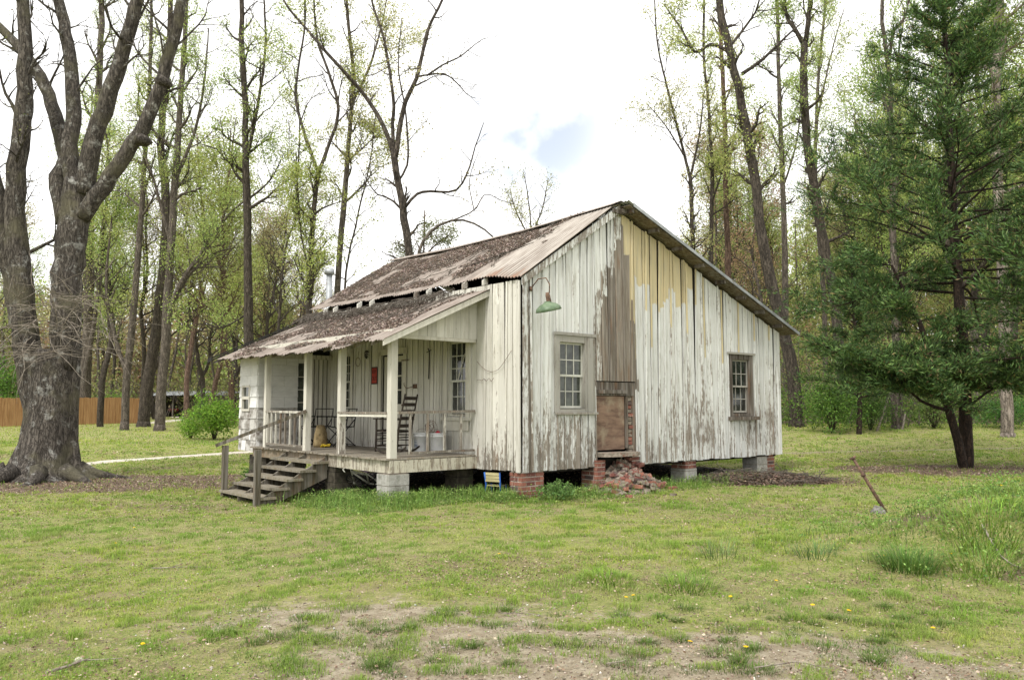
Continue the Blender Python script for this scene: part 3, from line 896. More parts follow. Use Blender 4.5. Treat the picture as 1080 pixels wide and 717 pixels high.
# railings
rail = MB(AT)
zr = 1.49
rail.bar((-PX + .07, PT0 + .06, zr + .01), (-.05, PT0 + .06, zr + .035), .07, .045, rnd=.5, bare=.22)
rail.bar((-PX + .07, PT0 + .06, .80), (-.05, PT0 + .06, .80), .05, .04, rnd=.1, bare=.25)
rl = rail.build('side_railing', M['trim'], house)
for i in range(4):
    x = -PX + .42 + i * .37; mb = MB(AT); mb.box(x, x + .036, PT0 + .03, PT0 + .066, .82, zr - .01, rnd=random.random(), bare=.16); mb.build('baluster', M['trim'], rl)
rail = MB(AT)
rail.bar((-PX + .02, PT0 + .12, zr + .005), (-PX + .0, 3.05, zr + .005), .07, .04, rnd=.5, bare=.24)
rail.bar((-PX + .02, PT0 + .12, zr - .04), (-PX + .0, 3.05, zr - .045), .05, .04, rnd=.9, bare=-.08)
rail.build('front_railing', M['trim'], house)
rail = MB(AT)
rail.bar((-PX + .05, 4.56, zr), (-PX + .05, 6.41, zr + .01), .07, .045, rnd=.3, bare=.14)
rail.bar((-PX + .05, 4.56, .80), (-PX + .05, 6.41, .80), .05, .04, rnd=.3, bare=.2)
rl = rail.build('far_railing', M['trim'], house)
for i in range(8):
    t = 4.74 + i * .225; mb = MB(AT); j = random.uniform(-.015, .015); mb.box(-PX + .02, -PX + .055, t + j, t + j + .034, .82, zr - .02, rnd=random.random(), bare=random.choice((-.05, 0, .12, .35))); mb.build('baluster', M['trim'], rl)
# ---- steps
GZ = gl(-3.1, 4.4)
steps = MB(AT)
SA, SB = 3.46, 5.26
def stringer(mb, t):
    top, bot = (-PX - .01, FZ - .05), (-3.28, GZ + .0)
    mb.hexa([(top[0], t, top[1] - .42), (top[0], t + .05, top[1] - .42), (bot[0], t + .05, bot[1] - .12), (bot[0], t, bot[1] - .12),
             (top[0], t, top[1]), (top[0], t + .05, top[1]), (bot[0], t + .05, bot[1] + .08), (bot[0], t, bot[1] + .08)], rnd=.5, bare=1)
for t in (SA, SB - .05, (SA + SB) / 2): stringer(steps, t)
st = steps.build('steps', M['green_wood'], house)
NT_ = 5
for i in range(NT_):
    z = FZ - (i + 1) * (FZ - GZ) / 6; p = PX + .02 + i * .262
    mb = MB(AT); x0, x1 = -p - .31, -p + .02; j = random.uniform(-.02, .02); dz = random.uniform(-.008, .008)
    mb.hexa([(x0 + j, SA - .05, z - .045), (x1, SA - .06, z - .045), (x1, SB + .03, z - .045 + dz), (x0 - j, SB + .04, z - .045 + dz),
             (x0 + j, SA - .05, z), (x1, SA - .06, z), (x1, SB + .03, z + dz), (x0 - j, SB + .04, z + dz)], rnd=random.random(), bare=1)
    mb.build('tread', M['treadboard'], st)
    for t in (SA + .01, (SA + SB) / 2 + .01, SB - .09):
        mb = MB(AT); mb.box(x0 + .04, x0 + .34, t, t + .045, z - .17, z - .047, rnd=.3, bare=1); mb.build('step_bracket', M['green_wood'], st)
for (t, x, ztop) in ((3.42, -3.32, .83), (5.22, -3.22, .84)):
    mb = MB(AT); gg = gl(x, t); mb.box(x - .05, x + .05, t - .05, t + .05, gg - .2, ztop, rnd=random.random(), bare=1); mb.build('newel_post', M['green_wood'], st)
mb = MB(AT); mb.bar((-3.38, 5.30, .84), (-PX + .03, 4.45, 1.52), .10, .065, rnd=.2, bare=1); mb.build('handrail', M['green_wood'], st)
# ---- piers
def brick_pier(name, x0, x1, y0, y1, z0, z1, tilt=0):
    mb = MB(('rnd',)); mb.box(x0 + .008, x1 - .008, y0 + .008, y1 - .008, z0, z1, m=1)
    z = z0; k = 0; bh, bl, bw = .064, .20, .095
    while z < z1 - .03:
        h = min(bh, z1 - z)
        for (ax, a0, a1, fix) in (('x', x0, x1, y0), ('x', x0, x1, y1 - bw), ('y', y0, y1, x0), ('y', y0, y1, x1 - bw)):
            u = a0 + (0 if (k + (ax == 'y')) % 2 else -.1)
            while u < a1 - .01:
                c0, c1 = max(u, a0), min(u + bl, a1); u += bl + .015
                if c1 - c0 < .03: continue
                j = random.uniform(-.006, .006); r_ = random.random()
                if ax == 'x': mb.box(c0, c1, fix + j, fix + bw + j, z, z + h, rnd=r_)
                else: mb.box(fix + j, fix + bw + j, c0 + .001, c1 - .001, z + .001, z + h - .001, rnd=r_)
        z += bh + .016; k += 1
    return mb.build(name, [M['brick'], M['mortar_light']], house)
brick_pier('brick_pier', .0, .52, -.0, .32, gl(.2, 0) - .1, .465)
mb = MB()
def block(mb, x0, x1, y0, y1, z0, z1, m=0):
    z = z0; k = 0
    while z < z1 - .02:
        h = min(.2, z1 - z); mb.box(x0 + random.uniform(-.004, .004), x1 + random.uniform(-.004, .004), y0 + random.uniform(-.004, .004), y1, z, z + h - .012, m)
        mb.box(x0 + .006, x1 - .006, y0 + .006, y1 - .006, z + h - .012, z + h, 1); z += h
gq = gl(-PX, PT0) - .12
block(mb, -PX - .02, -PX + .38, PT0 - .02, PT0 + .38, gq + (.46 - gq) % .2 - .2, .46)
mb.build('block_pier', [M['concrete'], M['mortar']], house)
for (x, y, w) in ((4.62, .02, .38), (7.35, .05, .42)):
    mb = MB(); gq = gl(x, y) - .15; block(mb, x, x + w, y, y + .4, gq, .30 if x < 6 else .44); mb.build('block_pier', [M['concrete'], M['mortar']], house)
brick_pier('brick_pier', 4.63, 5.0, .03, .4, .30, .46)
brick_pier('brick_pier', 7.80, 8.16, .1, .5, gl(8, 0) - .1, .46)
for (x, y) in ((-.25, 1.55), (.02, 4.2), (.0, 7.4), (2.9, 3.5), (5.5, 3.5), (Wd - .45, 3.8), (Wd - .45, 7.4), (-PX + .1, 6.5), (-PX + .02, 3.2), (2.6, 7.2), (-1.7, 7.3)):
    mb = MB(); gq = gl(x, y) - .1; block(mb, x, x + .38, y, y + .38, gq, .46 if x > -.3 else .50); mb.build('block_pier', [M['darkblock'], M['dark']], house)
# ---- where the chimney was: plywood board, lintel timbers, broken brick base
mb = MB(AT)
mb.box(1.87, 2.96, -.02, .02, 1.82, 2.08, W=WG, rnd=.1); mb.box(1.88, 2.72, .02, .05, 1.86, 1.93, W=WG, rnd=.3)
mb.box(2.70, 2.76, -.03, .03, .80, 1.81, W=WG, rnd=.8)
mb.box(2.90, 3.02, -.03, .01, .5, 2.08, W=WG, rnd=.9)
mb.build('lintel_timber', M['rawdark'], house)
mb = MB(); mb.box(1.87, 2.68, -.04, .0, .78, 1.81, W=WG); mb.build('plywood_panel', M['plywood'], house)
mb = MB(('rnd',))
z = .55
while z < 2.0:
    mb.box(2.79 + random.uniform(-.02, .02), 2.93 + random.uniform(-.02, .015), -.08, .0 + random.uniform(-.01, .015), z, z + .066, W=WG, m=0 if random.random() < .45 else 1, rnd=random.random()); z += .078
mb.build('brick_jamb', [M['brick'], M['mortar']], house)
# ---- stove pipe on the far rear roof
mb = MB(); q = (.9, 8.9)
mb.tube([(q[0], q[1], 0.3), (q[0], q[1], 5.15)], .085, 12); mb.tube([(q[0], q[1], 5.15), (q[0], q[1], 5.30)], [.14, .13], 12)
mb.build('stove_pipe', M['tin_grey'], house)

# ---- things on and round the house
def on_house(o, s, t, z, rz=0):
    p = hw(s, t, z); o.location = p; o.rotation_euler = (0, 0, HA + rz); return o
# green barn lamp
lamp = on_house(empty('barn_lamp', label='green enamel barn lamp on a curved iron arm by the gable corner', cat='lamp'), .0, 0, 0)
Ax = .12
arm = [(Ax + .05, -.055, 3.70), (Ax + .08, -.22, 3.86), (Ax + .10, -.40, 3.86), (Ax + .12, -.47, 3.74), (Ax + .12, -.46, 3.58)]
mb = MB(); mb.tube(arm, .011, 8); mb.lathe((Ax + .05, -.055, 3.66), [(.03, 0), (.03, .08)], 8); mb.build('arm', M['rustmetal'], lamp)
tl = Matrix.Rotation(R(-14), 3, 'Y')
mb = MB(); mb.lathe((Ax + .12, -.46, 3.40), [(.035, 0), (.045, .03), (.042, .15), (.03, .20)], 12, axis=tl); mb.build('socket', M['rustmetal'], lamp)
mb = MB(); mb.lathe((Ax + .10, -.46, 3.30), [(.225, -.03), (.232, -.028), (.215, .03), (.15, .085), (.07, .115), (.045, .14), (.04, .13), (.14, .075), (.205, .02)], 28, axis=tl); mb.build('lamp_shade', M['lampgreen'], lamp)
# red sign
sg = on_house(empty('warning_sign', label='small red and black keep out sign nailed up beside the door', cat='sign'), 0, 0, 0)
mb = MB(); mb.box(4.77, 5.03, .047, .053, 2.10, 2.48, W=WF); mb.build('board', M['black'], sg)
mb = MB(); mb.box(4.795, 5.005, .0535, .056, 2.125, 2.455, W=WF); mb.build('red_face', M['signred'], sg)
def text(body, size, W0, parent, mat, name='lettering', ext=.0012, rot=None, sx=1):
    cu = bpy.data.curves.new(name, 'FONT'); cu.body = body; cu.size = size; cu.extrude = ext; cu.align_x = 'CENTER'; cu.align_y = 'CENTER'
    o = bpy.data.objects.new(name, cu); COL.objects.link(o)
    dg = bpy.context.evaluated_depsgraph_get(); me = bpy.data.meshes.new_from_object(o.evaluated_get(dg)); me.name = name
    bpy.data.objects.remove(o); me.materials.clear(); me.materials.append(mat)
    q = bpy.data.objects.new(name, me); COL.objects.link(q); q.parent = parent; q.location = W0
    q.rotation_euler = rot or (PI / 2, 0, -PI / 2); q.scale = (sx, 1, 1); return q
text('KEEP', .105, WF(4.90, .0575, 2.37), sg, M['signorange'], sx=.7); text('OUT', .125, WF(4.90, .0575, 2.22), sg, M['signorange'], sx=.78)
# round insulator / wreath and ring on the wall
wr = on_house(empty('dried_wreath', label='small dark dried wreath hanging on the porch wall above the red sign', cat='wreath'), 0, 0, 0)
mb = MB()
for i in range(60):
    an = random.uniform(0, 2 * PI); r_ = random.uniform(.045, .09)
    c_ = Vector(WF(5.22 + r_ * math.cos(an), .06 + random.uniform(-.01, .03), 2.78 + r_ * math.sin(an)))
    mb.tube([c_, c_ + Vector([random.uniform(-.035, .035) for _ in range(3)])], [.008, .003], 4)
mb.build('twists', M['black'], wr)
rg_ = on_house(empty('wire_ring', label='thin wire ring hanging between the far window and the wreath', cat='ring'), 0, 0, 0)
mb = MB(); mb.tube([WF(5.62 + .1 * math.cos(a), .06, 2.62 + .1 * math.sin(a)) for a in np.linspace(0, 2 * PI, 25)], .006, 5); mb.tube([WF(5.62, .06, 2.72), WF(5.60, .05, 2.86)], .004, 4)
mb.build('hoop', M['rustmetal'], rg_)
tool = on_house(empty('iron_rod', label='long dark iron rod hanging upright on the porch wall by the near window', cat='tool'), 0, 0, 0)
mb = MB(); mb.tube([WF(2.78, .06, 2.16), WF(2.76, .06, 2.72), WF(2.80, .07, 2.78)], .011, 6); mb.tube([WF(2.70, .06, 2.74), WF(2.86, .06, 2.70)], .009, 5); mb.build('shaft', M['black'], tool)
hk = on_house(empty('wall_hook', label='bent iron hook with a loose wire on the porch wall', cat='hook'), 0, 0, 0)
mb = MB(); mb.box(3.22, 3.33, .044, .075, 1.98, 2.07, W=WF); mb.tube([WF(3.3, .08, 2.02), WF(3.5, .12, 1.98), WF(3.62, .10, 2.05), WF(3.66, .08, 2.1)], .007, 5); mb.build('iron', M['rustmetal'], hk)
wire = on_house(empty('loose_wire', label='loose wire sagging across the front wall corner boards', cat='wire'), 0, 0, 0)
mb = MB(); mb.tube([WF(1.2 - a * 1.0, .06 + .01 * math.sin(a * 9), 2.45 - .28 * math.sin(a * PI) + .15 * a) for a in np.linspace(0, 1, 14)], .004, 4)
mb.tube([WF(1.2 - a * .5, .06, 2.1 + .03 * math.sin(a * 20)) for a in np.linspace(0, 1, 8)], .004, 4)
mb.build('strand', M['rustmetal'], wire)

# rocking chair
def rocking_chair():
    r = empty('rocking_chair', label='dark ladder back rocking chair standing on the porch behind the corner post', cat='rocking chair')
    # local: faces +x
    for y in (-.27, .27):
        mb = MB(); mb.tube([(.42 * math.cos(a) * 1.25 - .05, y, .50 - .50 * math.sin(a)) for a in np.linspace(PI * .30, PI * .73, 12)], .019, 6); mb.build('rocker', M['rockerwood'], r)
        mb = MB(); mb.tube([(-.20, y * .93, .04), (-.22, y * .93, .42), (-.36, y * .9, 1.12)], [.019, .021, .015], 8); mb.build('rear_post', M['rockerwood'], r)
        mb = MB(); mb.tube([(.25, y, .03), (.24, y, .64)], [.018, .021], 8); mb.build('front_leg', M['rockerwood'], r)
        mb = MB(); mb.bar((.30, y, .655), (-.27, y * .93, .635), .07, .022); mb.build('armrest', M['rockerwood'], r)
        mb = MB()
        for z in (.14, .24, .34): mb.tube([(.25, y, z), (-.21, y * .93, z)], .011, 6)
        mb.build('side_rung', M['rockerwood'], r)
    mb = MB()
    for z in (.15, .27, .37): mb.tube([(.25, -.27, z), (.25, .27, z)], .012, 6)
    for z in (.15, .30): mb.tube([(-.21, -.25, z), (-.21, .25, z)], .012, 6)
    mb.build('cross_rung', M['rockerwood'], r)
    mb = MB()
    mb.hexa([(-.22, -.24, .39), (.26, -.27, .41), (.26, .27, .41), (-.22, .24, .39), (-.22, -.24, .415), (.26, -.27, .435), (.26, .27, .435), (-.22, .24, .415)])
    for i in range(12): mb.bar((-.21 + i * .04, -.255, .42 + i * .0018), (-.21 + i * .04, .255, .42 + i * .0018), .03, .012)
    mb.build('seat', M['rockerwood'], r)
    for k, z in enumerate((.52, .66, .79, .92, 1.04)):
        x = -.22 - (z - .42) * .2
        mb = MB(); P = [(x - .02 * math.cos(a * PI / 2), a * .25, z) for a in np.linspace(-1, 1, 7)]
        for a, b in zip(P, P[1:]): mb.bar(a, b, .012, .065)
        mb.build('back_slat', M['rockerwood'], r)
    return r
rc = rocking_chair(); on_house(rc, -.95, 2.62, FZ + .005, R(118))
# buckets
def bucket(label, prt):
    b = empty('plastic_bucket', label=label, cat='bucket', group='white plastic buckets on the porch')
    mb = MB(); mb.lathe((0, 0, 0), [(.128, 0), (.130, .005), (.143, .30), (.150, .302), (.150, .325), (.145, .327), (.147, .36), (.141, .362)], 28); mb.build('body', M['bucket'], b)
    mb = MB(); mb.lathe((0, 0, .350), [(.153, 0), (.154, .022), (.148, .026), (.12, .02)], 28); mb.build('lid', M['bucket'], b)
    mb = MB(); mb.tube([(.152 * math.cos(a), .03, .30 + .15 * math.sin(a)) for a in np.linspace(0, PI, 15)], .003, 5); mb.build('bail_handle', M['rustmetal'], b)
    if prt:
        mb = MB()
        for z0, z1, a0, a1 in ((.10, .16, -2.3, -1.6), (.18, .21, -2.2, -1.7), (.225, .235, -2.25, -1.65)):
            for i in range(6):
                p, q = a0 + (a1 - a0) * i / 6, a0 + (a1 - a0) * (i + 1) / 6; r0 = .131 + .0433 * z0 + .0035; r1 = .131 + .0433 * z1 + .0035
                k = [mb.vert((r0 * math.cos(p), r0 * math.sin(p), z0)), mb.vert((r0 * math.cos(q), r0 * math.sin(q), z0)), mb.vert((r1 * math.cos(q), r1 * math.sin(q), z1)), mb.vert((r1 * math.cos(p), r1 * math.sin(p), z1))]; mb.face(k)
        mb.build('printed_label', M['print'], b)
    return b
on_house(bucket('white bucket with a faded printed label, on the porch by the rocking chair', True), -.42, 2.50, FZ + .006, R(-60))
on_house(bucket('plain white lidded bucket with red cloth on it, under the near porch window', False), -.30, 2.10, FZ + .006, .4)
rag = on_house(empty('red_rag', label='scrap of red cloth lying on the lid of the plain bucket', cat='cloth'), -.30, 2.10, FZ + .383)
mb = MB(); 
for i in range(5):
    a = i * 1.3; mb.hexa([(.02 * math.cos(a) - .04, .02 * math.sin(a) - .03, 0), (.04, -.03 + .01 * i, .004), (.05, .03, .002), (-.04, .04, .006), (-.02, -.02, .03 + .006 * i), (.02, -.02, .025), (.02, .02, .03), (-.02, .02, .022)])
mb.build('cloth', M['redplastic'], rag)
coil = on_house(empty('wire_coil', label='tangled loops of dark wire resting on the white buckets', cat='wire'), -.36, 2.32, FZ + .39)
mb = MB()
for k in range(6):
    r_ = random.uniform(.08, .15); c_ = Vector((random.uniform(-.05, .05), random.uniform(-.12, .12), r_ * .9)); ax = random.uniform(-.4, .4)
    mb.tube([c_ + Vector((r_ * math.sin(a) * math.sin(ax), r_ * math.cos(a), r_ * math.sin(a) * .9)) for a in np.linspace(0, 2 * PI, 20)], .004, 4)
mb.build('loops', M['rustmetal'], coil)
# folding chairs at the far end of the porch
def folding_chair(label, seatm):
    r = empty('folding_chair', label=label, cat='chair', group='old folding chairs at the far end of the porch')
    mb = MB()
    for y in (-.26, .26):
        mb.tube([(.26, y, .02), (-.22, y, .60)], .011, 6); mb.tube([(-.24, y, .02), (.24, y, .45), (.24, y, .66)], .011, 6); mb.tube([(-.20, y, .44), (-.27, y, .84)], .011, 6)
        mb.tube([(-.24, y, .655), (.27, y, .66)], .014, 6)
    for a, b in (((.26, -.26, .04), (.26, .26, .04)), ((-.24, -.26, .04), (-.24, .26, .04)), ((.24, -.26, .44), (.24, .26, .44)), ((-.27, -.26, .83), (-.27, .26, .83)), ((-.2, -.26, .44), (-.2, .26, .44))):
        mb.tube([a, b], .010, 6)
    mb.build('frame', M['black'], r)
    mb = MB(); n = 8
    P = [(-.20 + .44 * i / n, .44 - .03 * math.sin(PI * i / n)) for i in range(n + 1)]
    for (x0, z0), (x1, z1) in zip(P, P[1:]):
        mb.hexa([(x0, -.25, z0 - .004), (x1, -.25, z1 - .004), (x1, .25, z1 - .004), (x0, .25, z0 - .004), (x0, -.25, z0), (x1, -.25, z1), (x1, .25, z1), (x0, .25, z0)])
    mb.build('seat', M[seatm], r)
    return r
on_house(folding_chair('black framed folding chair near the far post, beside the tan sack', 'black'), -.75, 6.25, FZ + .004, R(200))
on_house(folding_chair('black framed folding chair standing under the far porch window', 'black'), -.55, 5.45, FZ + .004, R(170))
sk = on_house(empty('tan_sack', label='slumped tan sack with a yellow rag at its foot, on the porch', cat='sack'), -.98, 5.58, FZ + .004, .3)
mb = MB(); n = 16; rings = []
for k, (w, d, z) in enumerate(((.15, .09, 0), (.18, .12, .05), (.17, .11, .18), (.16, .10, .30), (.13, .06, .42), (.11, .03, .47))):
    rings.append([mb.vert((w * math.cos(2 * PI * j / n) * (1 + .1 * math.sin(j * 3 + k)), d * math.sin(2 * PI * j / n) * (1 + .12 * math.cos(j * 2 + k)), z + .015 * math.sin(j * 1.7))) for j in range(n)])
for A, B in zip(rings, rings[1:]):
    for j in range(n): mb.face((A[j], A[(j + 1) % n], B[(j + 1) % n], B[j]), 0, True)
mb.face(rings[0][::-1]); mb.face(rings[-1]); mb.build('body', M['tan'], sk)
mb = MB(); 
for i in range(5): mb.bar((-.14 + i * .05, -.15 - .01 * i, .02), (-.10 + i * .05, -.17, .05), .06, .03, jit=.012)
mb.build('yellow_rag', M['yellow'], sk)
# ---- under the house
def bicycle():
    r = empty('child_bicycle', label='small old bicycle with a scuffed silver frame stowed under the porch', cat='bicycle')
    for (x, nm) in ((-.36, 'wheel'), (.36, 'wheel')):
        mb = MB(); mb.tube([(x + .19 * math.cos(a), 0, .2 + .19 * math.sin(a)) for a in np.linspace(0, 2 * PI, 29)], .017, 6, cap=False); w = mb.build('wheel', M['rubber'], r)
        mb = MB()
        for i in range(12):
            a = i * PI / 6; mb.tube([(x, 0, .2), (x + .175 * math.cos(a), 0, .2 + .175 * math.sin(a))], .002, 4, m=0)
        mb.lathe((x, -.03, .2), [(.02, 0), (.02, .06)], 8, axis=Matrix.Rotation(-PI / 2, 3, 'X')); mb.build('spokes', M['silverpaint'], w)
    mb = MB()
    for a, b, q in (((-.36, 0, .2), (-.1, 0, .46), .013), ((-.36, 0, .2), (-.02, 0, .2), .011), ((-.02, 0, .2), (-.12, 0, .50), .016), ((-.02, 0, .2), (.26, 0, .47), .018), ((-.1, 0, .42), (.27, 0, .50), .016), ((.25, 0, .56), (.36, 0, .2), .014)): mb.tube([a, b], q, 8)
    mb.build('bicycle_frame', M['silverpaint'], r)
    mb = MB(); mb.tube([(.24, 0, .56), (.22, 0, .66)], .012, 6); mb.tube([(.10, -.25, .70), (.19, -.2, .71), (.22, 0, .66), (.19, .2, .71), (.10, .25, .70)], .012, 6); mb.build('handlebar', M['silverpaint'], r)
    mb = MB(); mb.hexa([(-.26, -.06, .53), (.02, -.02, .53), (.02, .02, .53), (-.26, .06, .53), (-.25, -.05, .57), (.01, -.015, .56), (.01, .015, .56), (-.25, .05, .57)]); mb.build('saddle', M['purple'], r)
    mb = MB(); mb.lathe((-.02, -.02, .2), [(.07, 0), (.07, .006)], 14, axis=Matrix.Rotation(-PI / 2, 3, 'X')); mb.tube([(-.02, -.05, .2), (.08, -.05, .12)], .008, 5); mb.bar((.05, -.11, .12), (.12, -.05, .12), .05, .02)
    mb.build('crank', M['black'], r)
    return r
bk = bicycle(); on_house(bk, -1.35, 2.72, 0, R(105)); bk.location.z = gl(-1.35, 2.72) + .10; bk.rotation_euler[0] = R(-38)
ch = empty('small_chair', label='small blue framed chair with pale yellow slats under the house', cat='chair')
for x in (-.17, .17):
    mb = MB(); mb.tube([(x, .0, 0), (x * .92, -.02, .22), (x, .02, .46)], .017, 6); mb.build('back_post', M['blue'], ch)
    mb = MB(); mb.tube([(x, -.25, 0), (x * .94, -.22, .22)], .016, 6); mb.build('leg', M['blue'], ch)
mb = MB()
for z in (.43, .37, .31): mb.box(-.16, .16, -.01, .008, z - .026, z + .026)
mb.build('backrest', M['slatyellow'], ch)
mb = MB()
for y in (-.22, -.16, -.10, -.04): mb.box(-.165, .165, y - .025, y + .025, .20, .215)
mb.build('seat', M['slatyellow'], ch)
on_house(ch, -.02, .78, 0, R(110)); ch.location.z = gl(-.02, .78) - .02; ch.scale = (.95, .95, .95)
# ---- fallen chimney: mound of mortar and loose bricks (each one its own object)
mb = MB(); n = 26; cx, cz = 2.42, -.22
def mound(s, t):
    d = math.hypot((s - 2.5) / 1.15, (t + .02) / .95); return max(0, 1 - d) ** 1.35 * .62
G = [[mb.vert((1.2 + 2.7 * i / n, .25 - 1.5 * j / n, gl(1.2 + 2.7 * i / n, .25 - 1.5 * j / n) - .04 + mound(1.2 + 2.7 * i / n, .25 - 1.5 * j / n) * (1 + random.uniform(-.25, .25)))) for j in range(n + 1)] for i in range(n + 1)]
for i in range(n):
    for j in range(n): mb.face((G[i][j], G[i + 1][j], G[i + 1][j + 1], G[i][j + 1]))
mb_ = mb.build('rubble_mound', M['mortar'])
on_house(mb_, 0, 0, 0); tag(mb_, 'mound of crumbled mortar and earth below the boarded fireplace opening', 'rubble')
brick_pier('hearth_base', 1.80, 2.02, -.10, .32, gl(2, 0), .60); brick_pier('hearth_base', 2.78, 3.02, -.10, .30, gl(2, 0), .66)
hs = MB(); P = [(1.88, -.2), (2.2, -.34), (2.7, -.30), (2.98, -.15), (2.98, .06), (1.88, .06)]
lo = [hs.vert((x, y, .66 + random.uniform(-.01, .01))) for x, y in P]; up = [hs.vert((x * .99 + .02, y * .95, .735 + random.uniform(-.012, .012))) for x, y in P]
hs.face(lo[::-1]); hs.face(up)
for i in range(6): hs.face((lo[i], lo[(i + 1) % 6], up[(i + 1) % 6], up[i]))
hs.build('hearth_slab', M['mortar'], house)
lit = random.Random(5)
for k in range(88):
    big = k % 5 == 0
    if k < 85:
        s = lit.gauss(2.55, .46); t = -abs(lit.gauss(.1, .40)) - .05; zb = gl(s, t) + mound(s, t) * .9 - .01
    else:
        s = lit.uniform(1.95, 2.95); t = lit.uniform(-.22, .1); zb = gl(s, t) + lit.uniform(.34, .62)
        zb = min(zb, .64)
    mb = MB(('rnd',)); l = .195 if not big else .13
    P = [(x * l / 2 + lit.uniform(-.01, .01), y * .046 + lit.uniform(-.006, .006), z_ * .03 + lit.uniform(-.004, .004)) for z_ in (-1, 1) for x, y in ((-1, -1), (1, -1), (1, 1), (-1, 1))]
    mb.hexa(P, rnd=lit.random()); b = mb.build('loose_brick', M['brick'] if lit.random() < .62 else M['mortar'])
    on_house(b, s, t, zb + .03, lit.uniform(-1.6, 1.6)); b.rotation_euler[0] = lit.uniform(-.4, .4); b.rotation_euler[1] = lit.uniform(-.4, .4)
    tag(b, 'loose broken brick in the heap under the boarded fireplace', 'brick', 'loose bricks of the fallen chimney')
# ------------------------------------------------------------------ ground sheet with its masks
ca, sa = math.cos(HA), math.sin(HA)
def to_house(x, y):
    dx, dy = np.asarray(x) - HX, np.asarray(y) - HY
    return dx * ca + dy * sa, -dx * sa + dy * ca
def gauss(x, y, cx, cy, rx, ry): return np.exp(-((x - cx) / rx) ** 2 - ((y - cy) / ry) ** 2)
OAK = hit(46, 505)
CED = hit(1018, 493)
def m_dirt(x, y):
    d = 1.0 * gauss(x, y, .05, 4.9, 1.7, .9) + .75 * gauss(x, y, 1.9, 5.1, 1.5, .8) + .35 * gauss(x, y, -1.0, 6.2, 1.0, .7) + .35 * gauss(x, y, .6, 6.6, 2.2, .5)
    d = d * (.62 + 1.05 * fbm(x * 1.4, y * 1.9, 21))
    d = d + .35 * sstep(fbm(x * .5 + 3, y * .8, 23), .60, .72) * sstep(y, 14, 6)
    return np.clip(d, 0, 1)
def m_litter(x, y):
    l = gauss(x, y, OAK.x + 1.4, OAK.y - 1.2, 4.6, 2.3) * 1.25 + .9 * gauss(x, y, CED.x + .3, CED.y - .6, 4.3, 1.7)
    l = l + .7 * gauss(x, y, 6.3, 17.6, 1.7, 1.5) + .35 * gauss(x, y, 3.0, 7.6, 1.1, .5) + 55 * gauss(x, y, 4.6, 9.2, .5, .6) * .01 + .6 * gauss(x, y, 5.0, 7.6, .8, .3)
    s, t = to_house(x, y)
    l = l + .6 * ((s > 0) & (s < 8.3) & (t > 0) & (t < 8.1)) + .5 * gauss(x, y, -6.2, 14.6, 2.2, 1.0)
    l = l + .9 * sstep(x, 3, 8) * sstep(y, 33, 38) + .6 * (1 - sstep(x, 0, 5)) * sstep(y, 66, 74)
    l = l * (.55 + .9 * fbm(x * .8, y * 1.1, 31))
    l = l + .38 * sstep(fbm(x * .35, y * .5, 37), .5, .75) * (1 - sstep(y, 26, 34))
    return np.clip(l, 0, 1)
def m_under(x, y):  # footprint of house and porch, where the ground colour carries painted shade
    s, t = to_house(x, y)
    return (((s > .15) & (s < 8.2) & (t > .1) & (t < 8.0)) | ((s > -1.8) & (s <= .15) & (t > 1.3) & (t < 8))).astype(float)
TR = [(4, 24.6), (9, 25.3), (16, 26.6), (30, 29)]
def polyd(x, y, P):
    best = np.full(np.shape(x), 1e9)
    for (x0, y0), (x1, y1) in zip(P, P[1:]):
        dx, dy = x1 - x0, y1 - y0; u = np.clip(((x - x0) * dx + (y - y0) * dy) / (dx * dx + dy * dy), 0, 1)
        best = np.minimum(best, np.hypot(x - x0 - u * dx, y - y0 - u * dy))
    return best
def m_track(x, y): return .62 * np.exp(-(polyd(x, y, TR) / .28) ** 2)
def m_lush(x, y):
    s, t = to_house(x, y)
    a = np.exp(-((t + .45) / .4) ** 2) * (s > -.3) * (s < 6.5)
    b = np.exp(-((s + 2.35) / .4) ** 2) * (t > .8) * (t < 3.4) + np.exp(-((s + .5) / .7) ** 2) * (t > -.4) * (t < 1.3)
    c = 1.5 * gauss(x, y, 6.3, 9.1, 2.0, 1.6)
    return np.clip(a + b + c, 0, 1.4)
def axis_pts(lo, hi, fl, fh, d, k=1.16):
    m_ = list(np.arange(fl, fh, d)); s = d; v = fh
    while v < hi: m_.append(v); s *= k; v += s
    m_.append(hi); s = d; v = fl - d; pre = []
    while v > lo: pre.append(v); s *= k; v -= s
    pre.append(lo); return np.array(pre[::-1] + m_)
XS = axis_pts(-420, 420, -14, 15, .09); YS = axis_pts(-120, 620, 3.5, 26, .09)
XX, YY = np.meshgrid(XS, YS)
ZZ = gz(XX, YY) + .012 * (fbm(XX * 9, YY * 9, 41, 2) - .5)
nx, ny = len(XS), len(YS)
V = np.stack([XX, YY, ZZ], -1).reshape(-1, 3)
I = np.arange(nx * ny).reshape(ny, nx)
Fc = np.stack([I[:-1, :-1], I[:-1, 1:], I[1:, 1:], I[1:, :-1]], -1).reshape(-1, 4)
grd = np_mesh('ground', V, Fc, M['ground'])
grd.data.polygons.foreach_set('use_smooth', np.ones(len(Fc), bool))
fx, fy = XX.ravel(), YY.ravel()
for nm, fn in (('dirt', m_dirt), ('litter', m_litter), ('lush', m_lush), ('track', m_track), ('shaded_soil', m_under)):
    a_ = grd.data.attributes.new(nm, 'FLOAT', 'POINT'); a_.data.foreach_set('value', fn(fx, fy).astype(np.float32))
tag(grd, kind='structure')
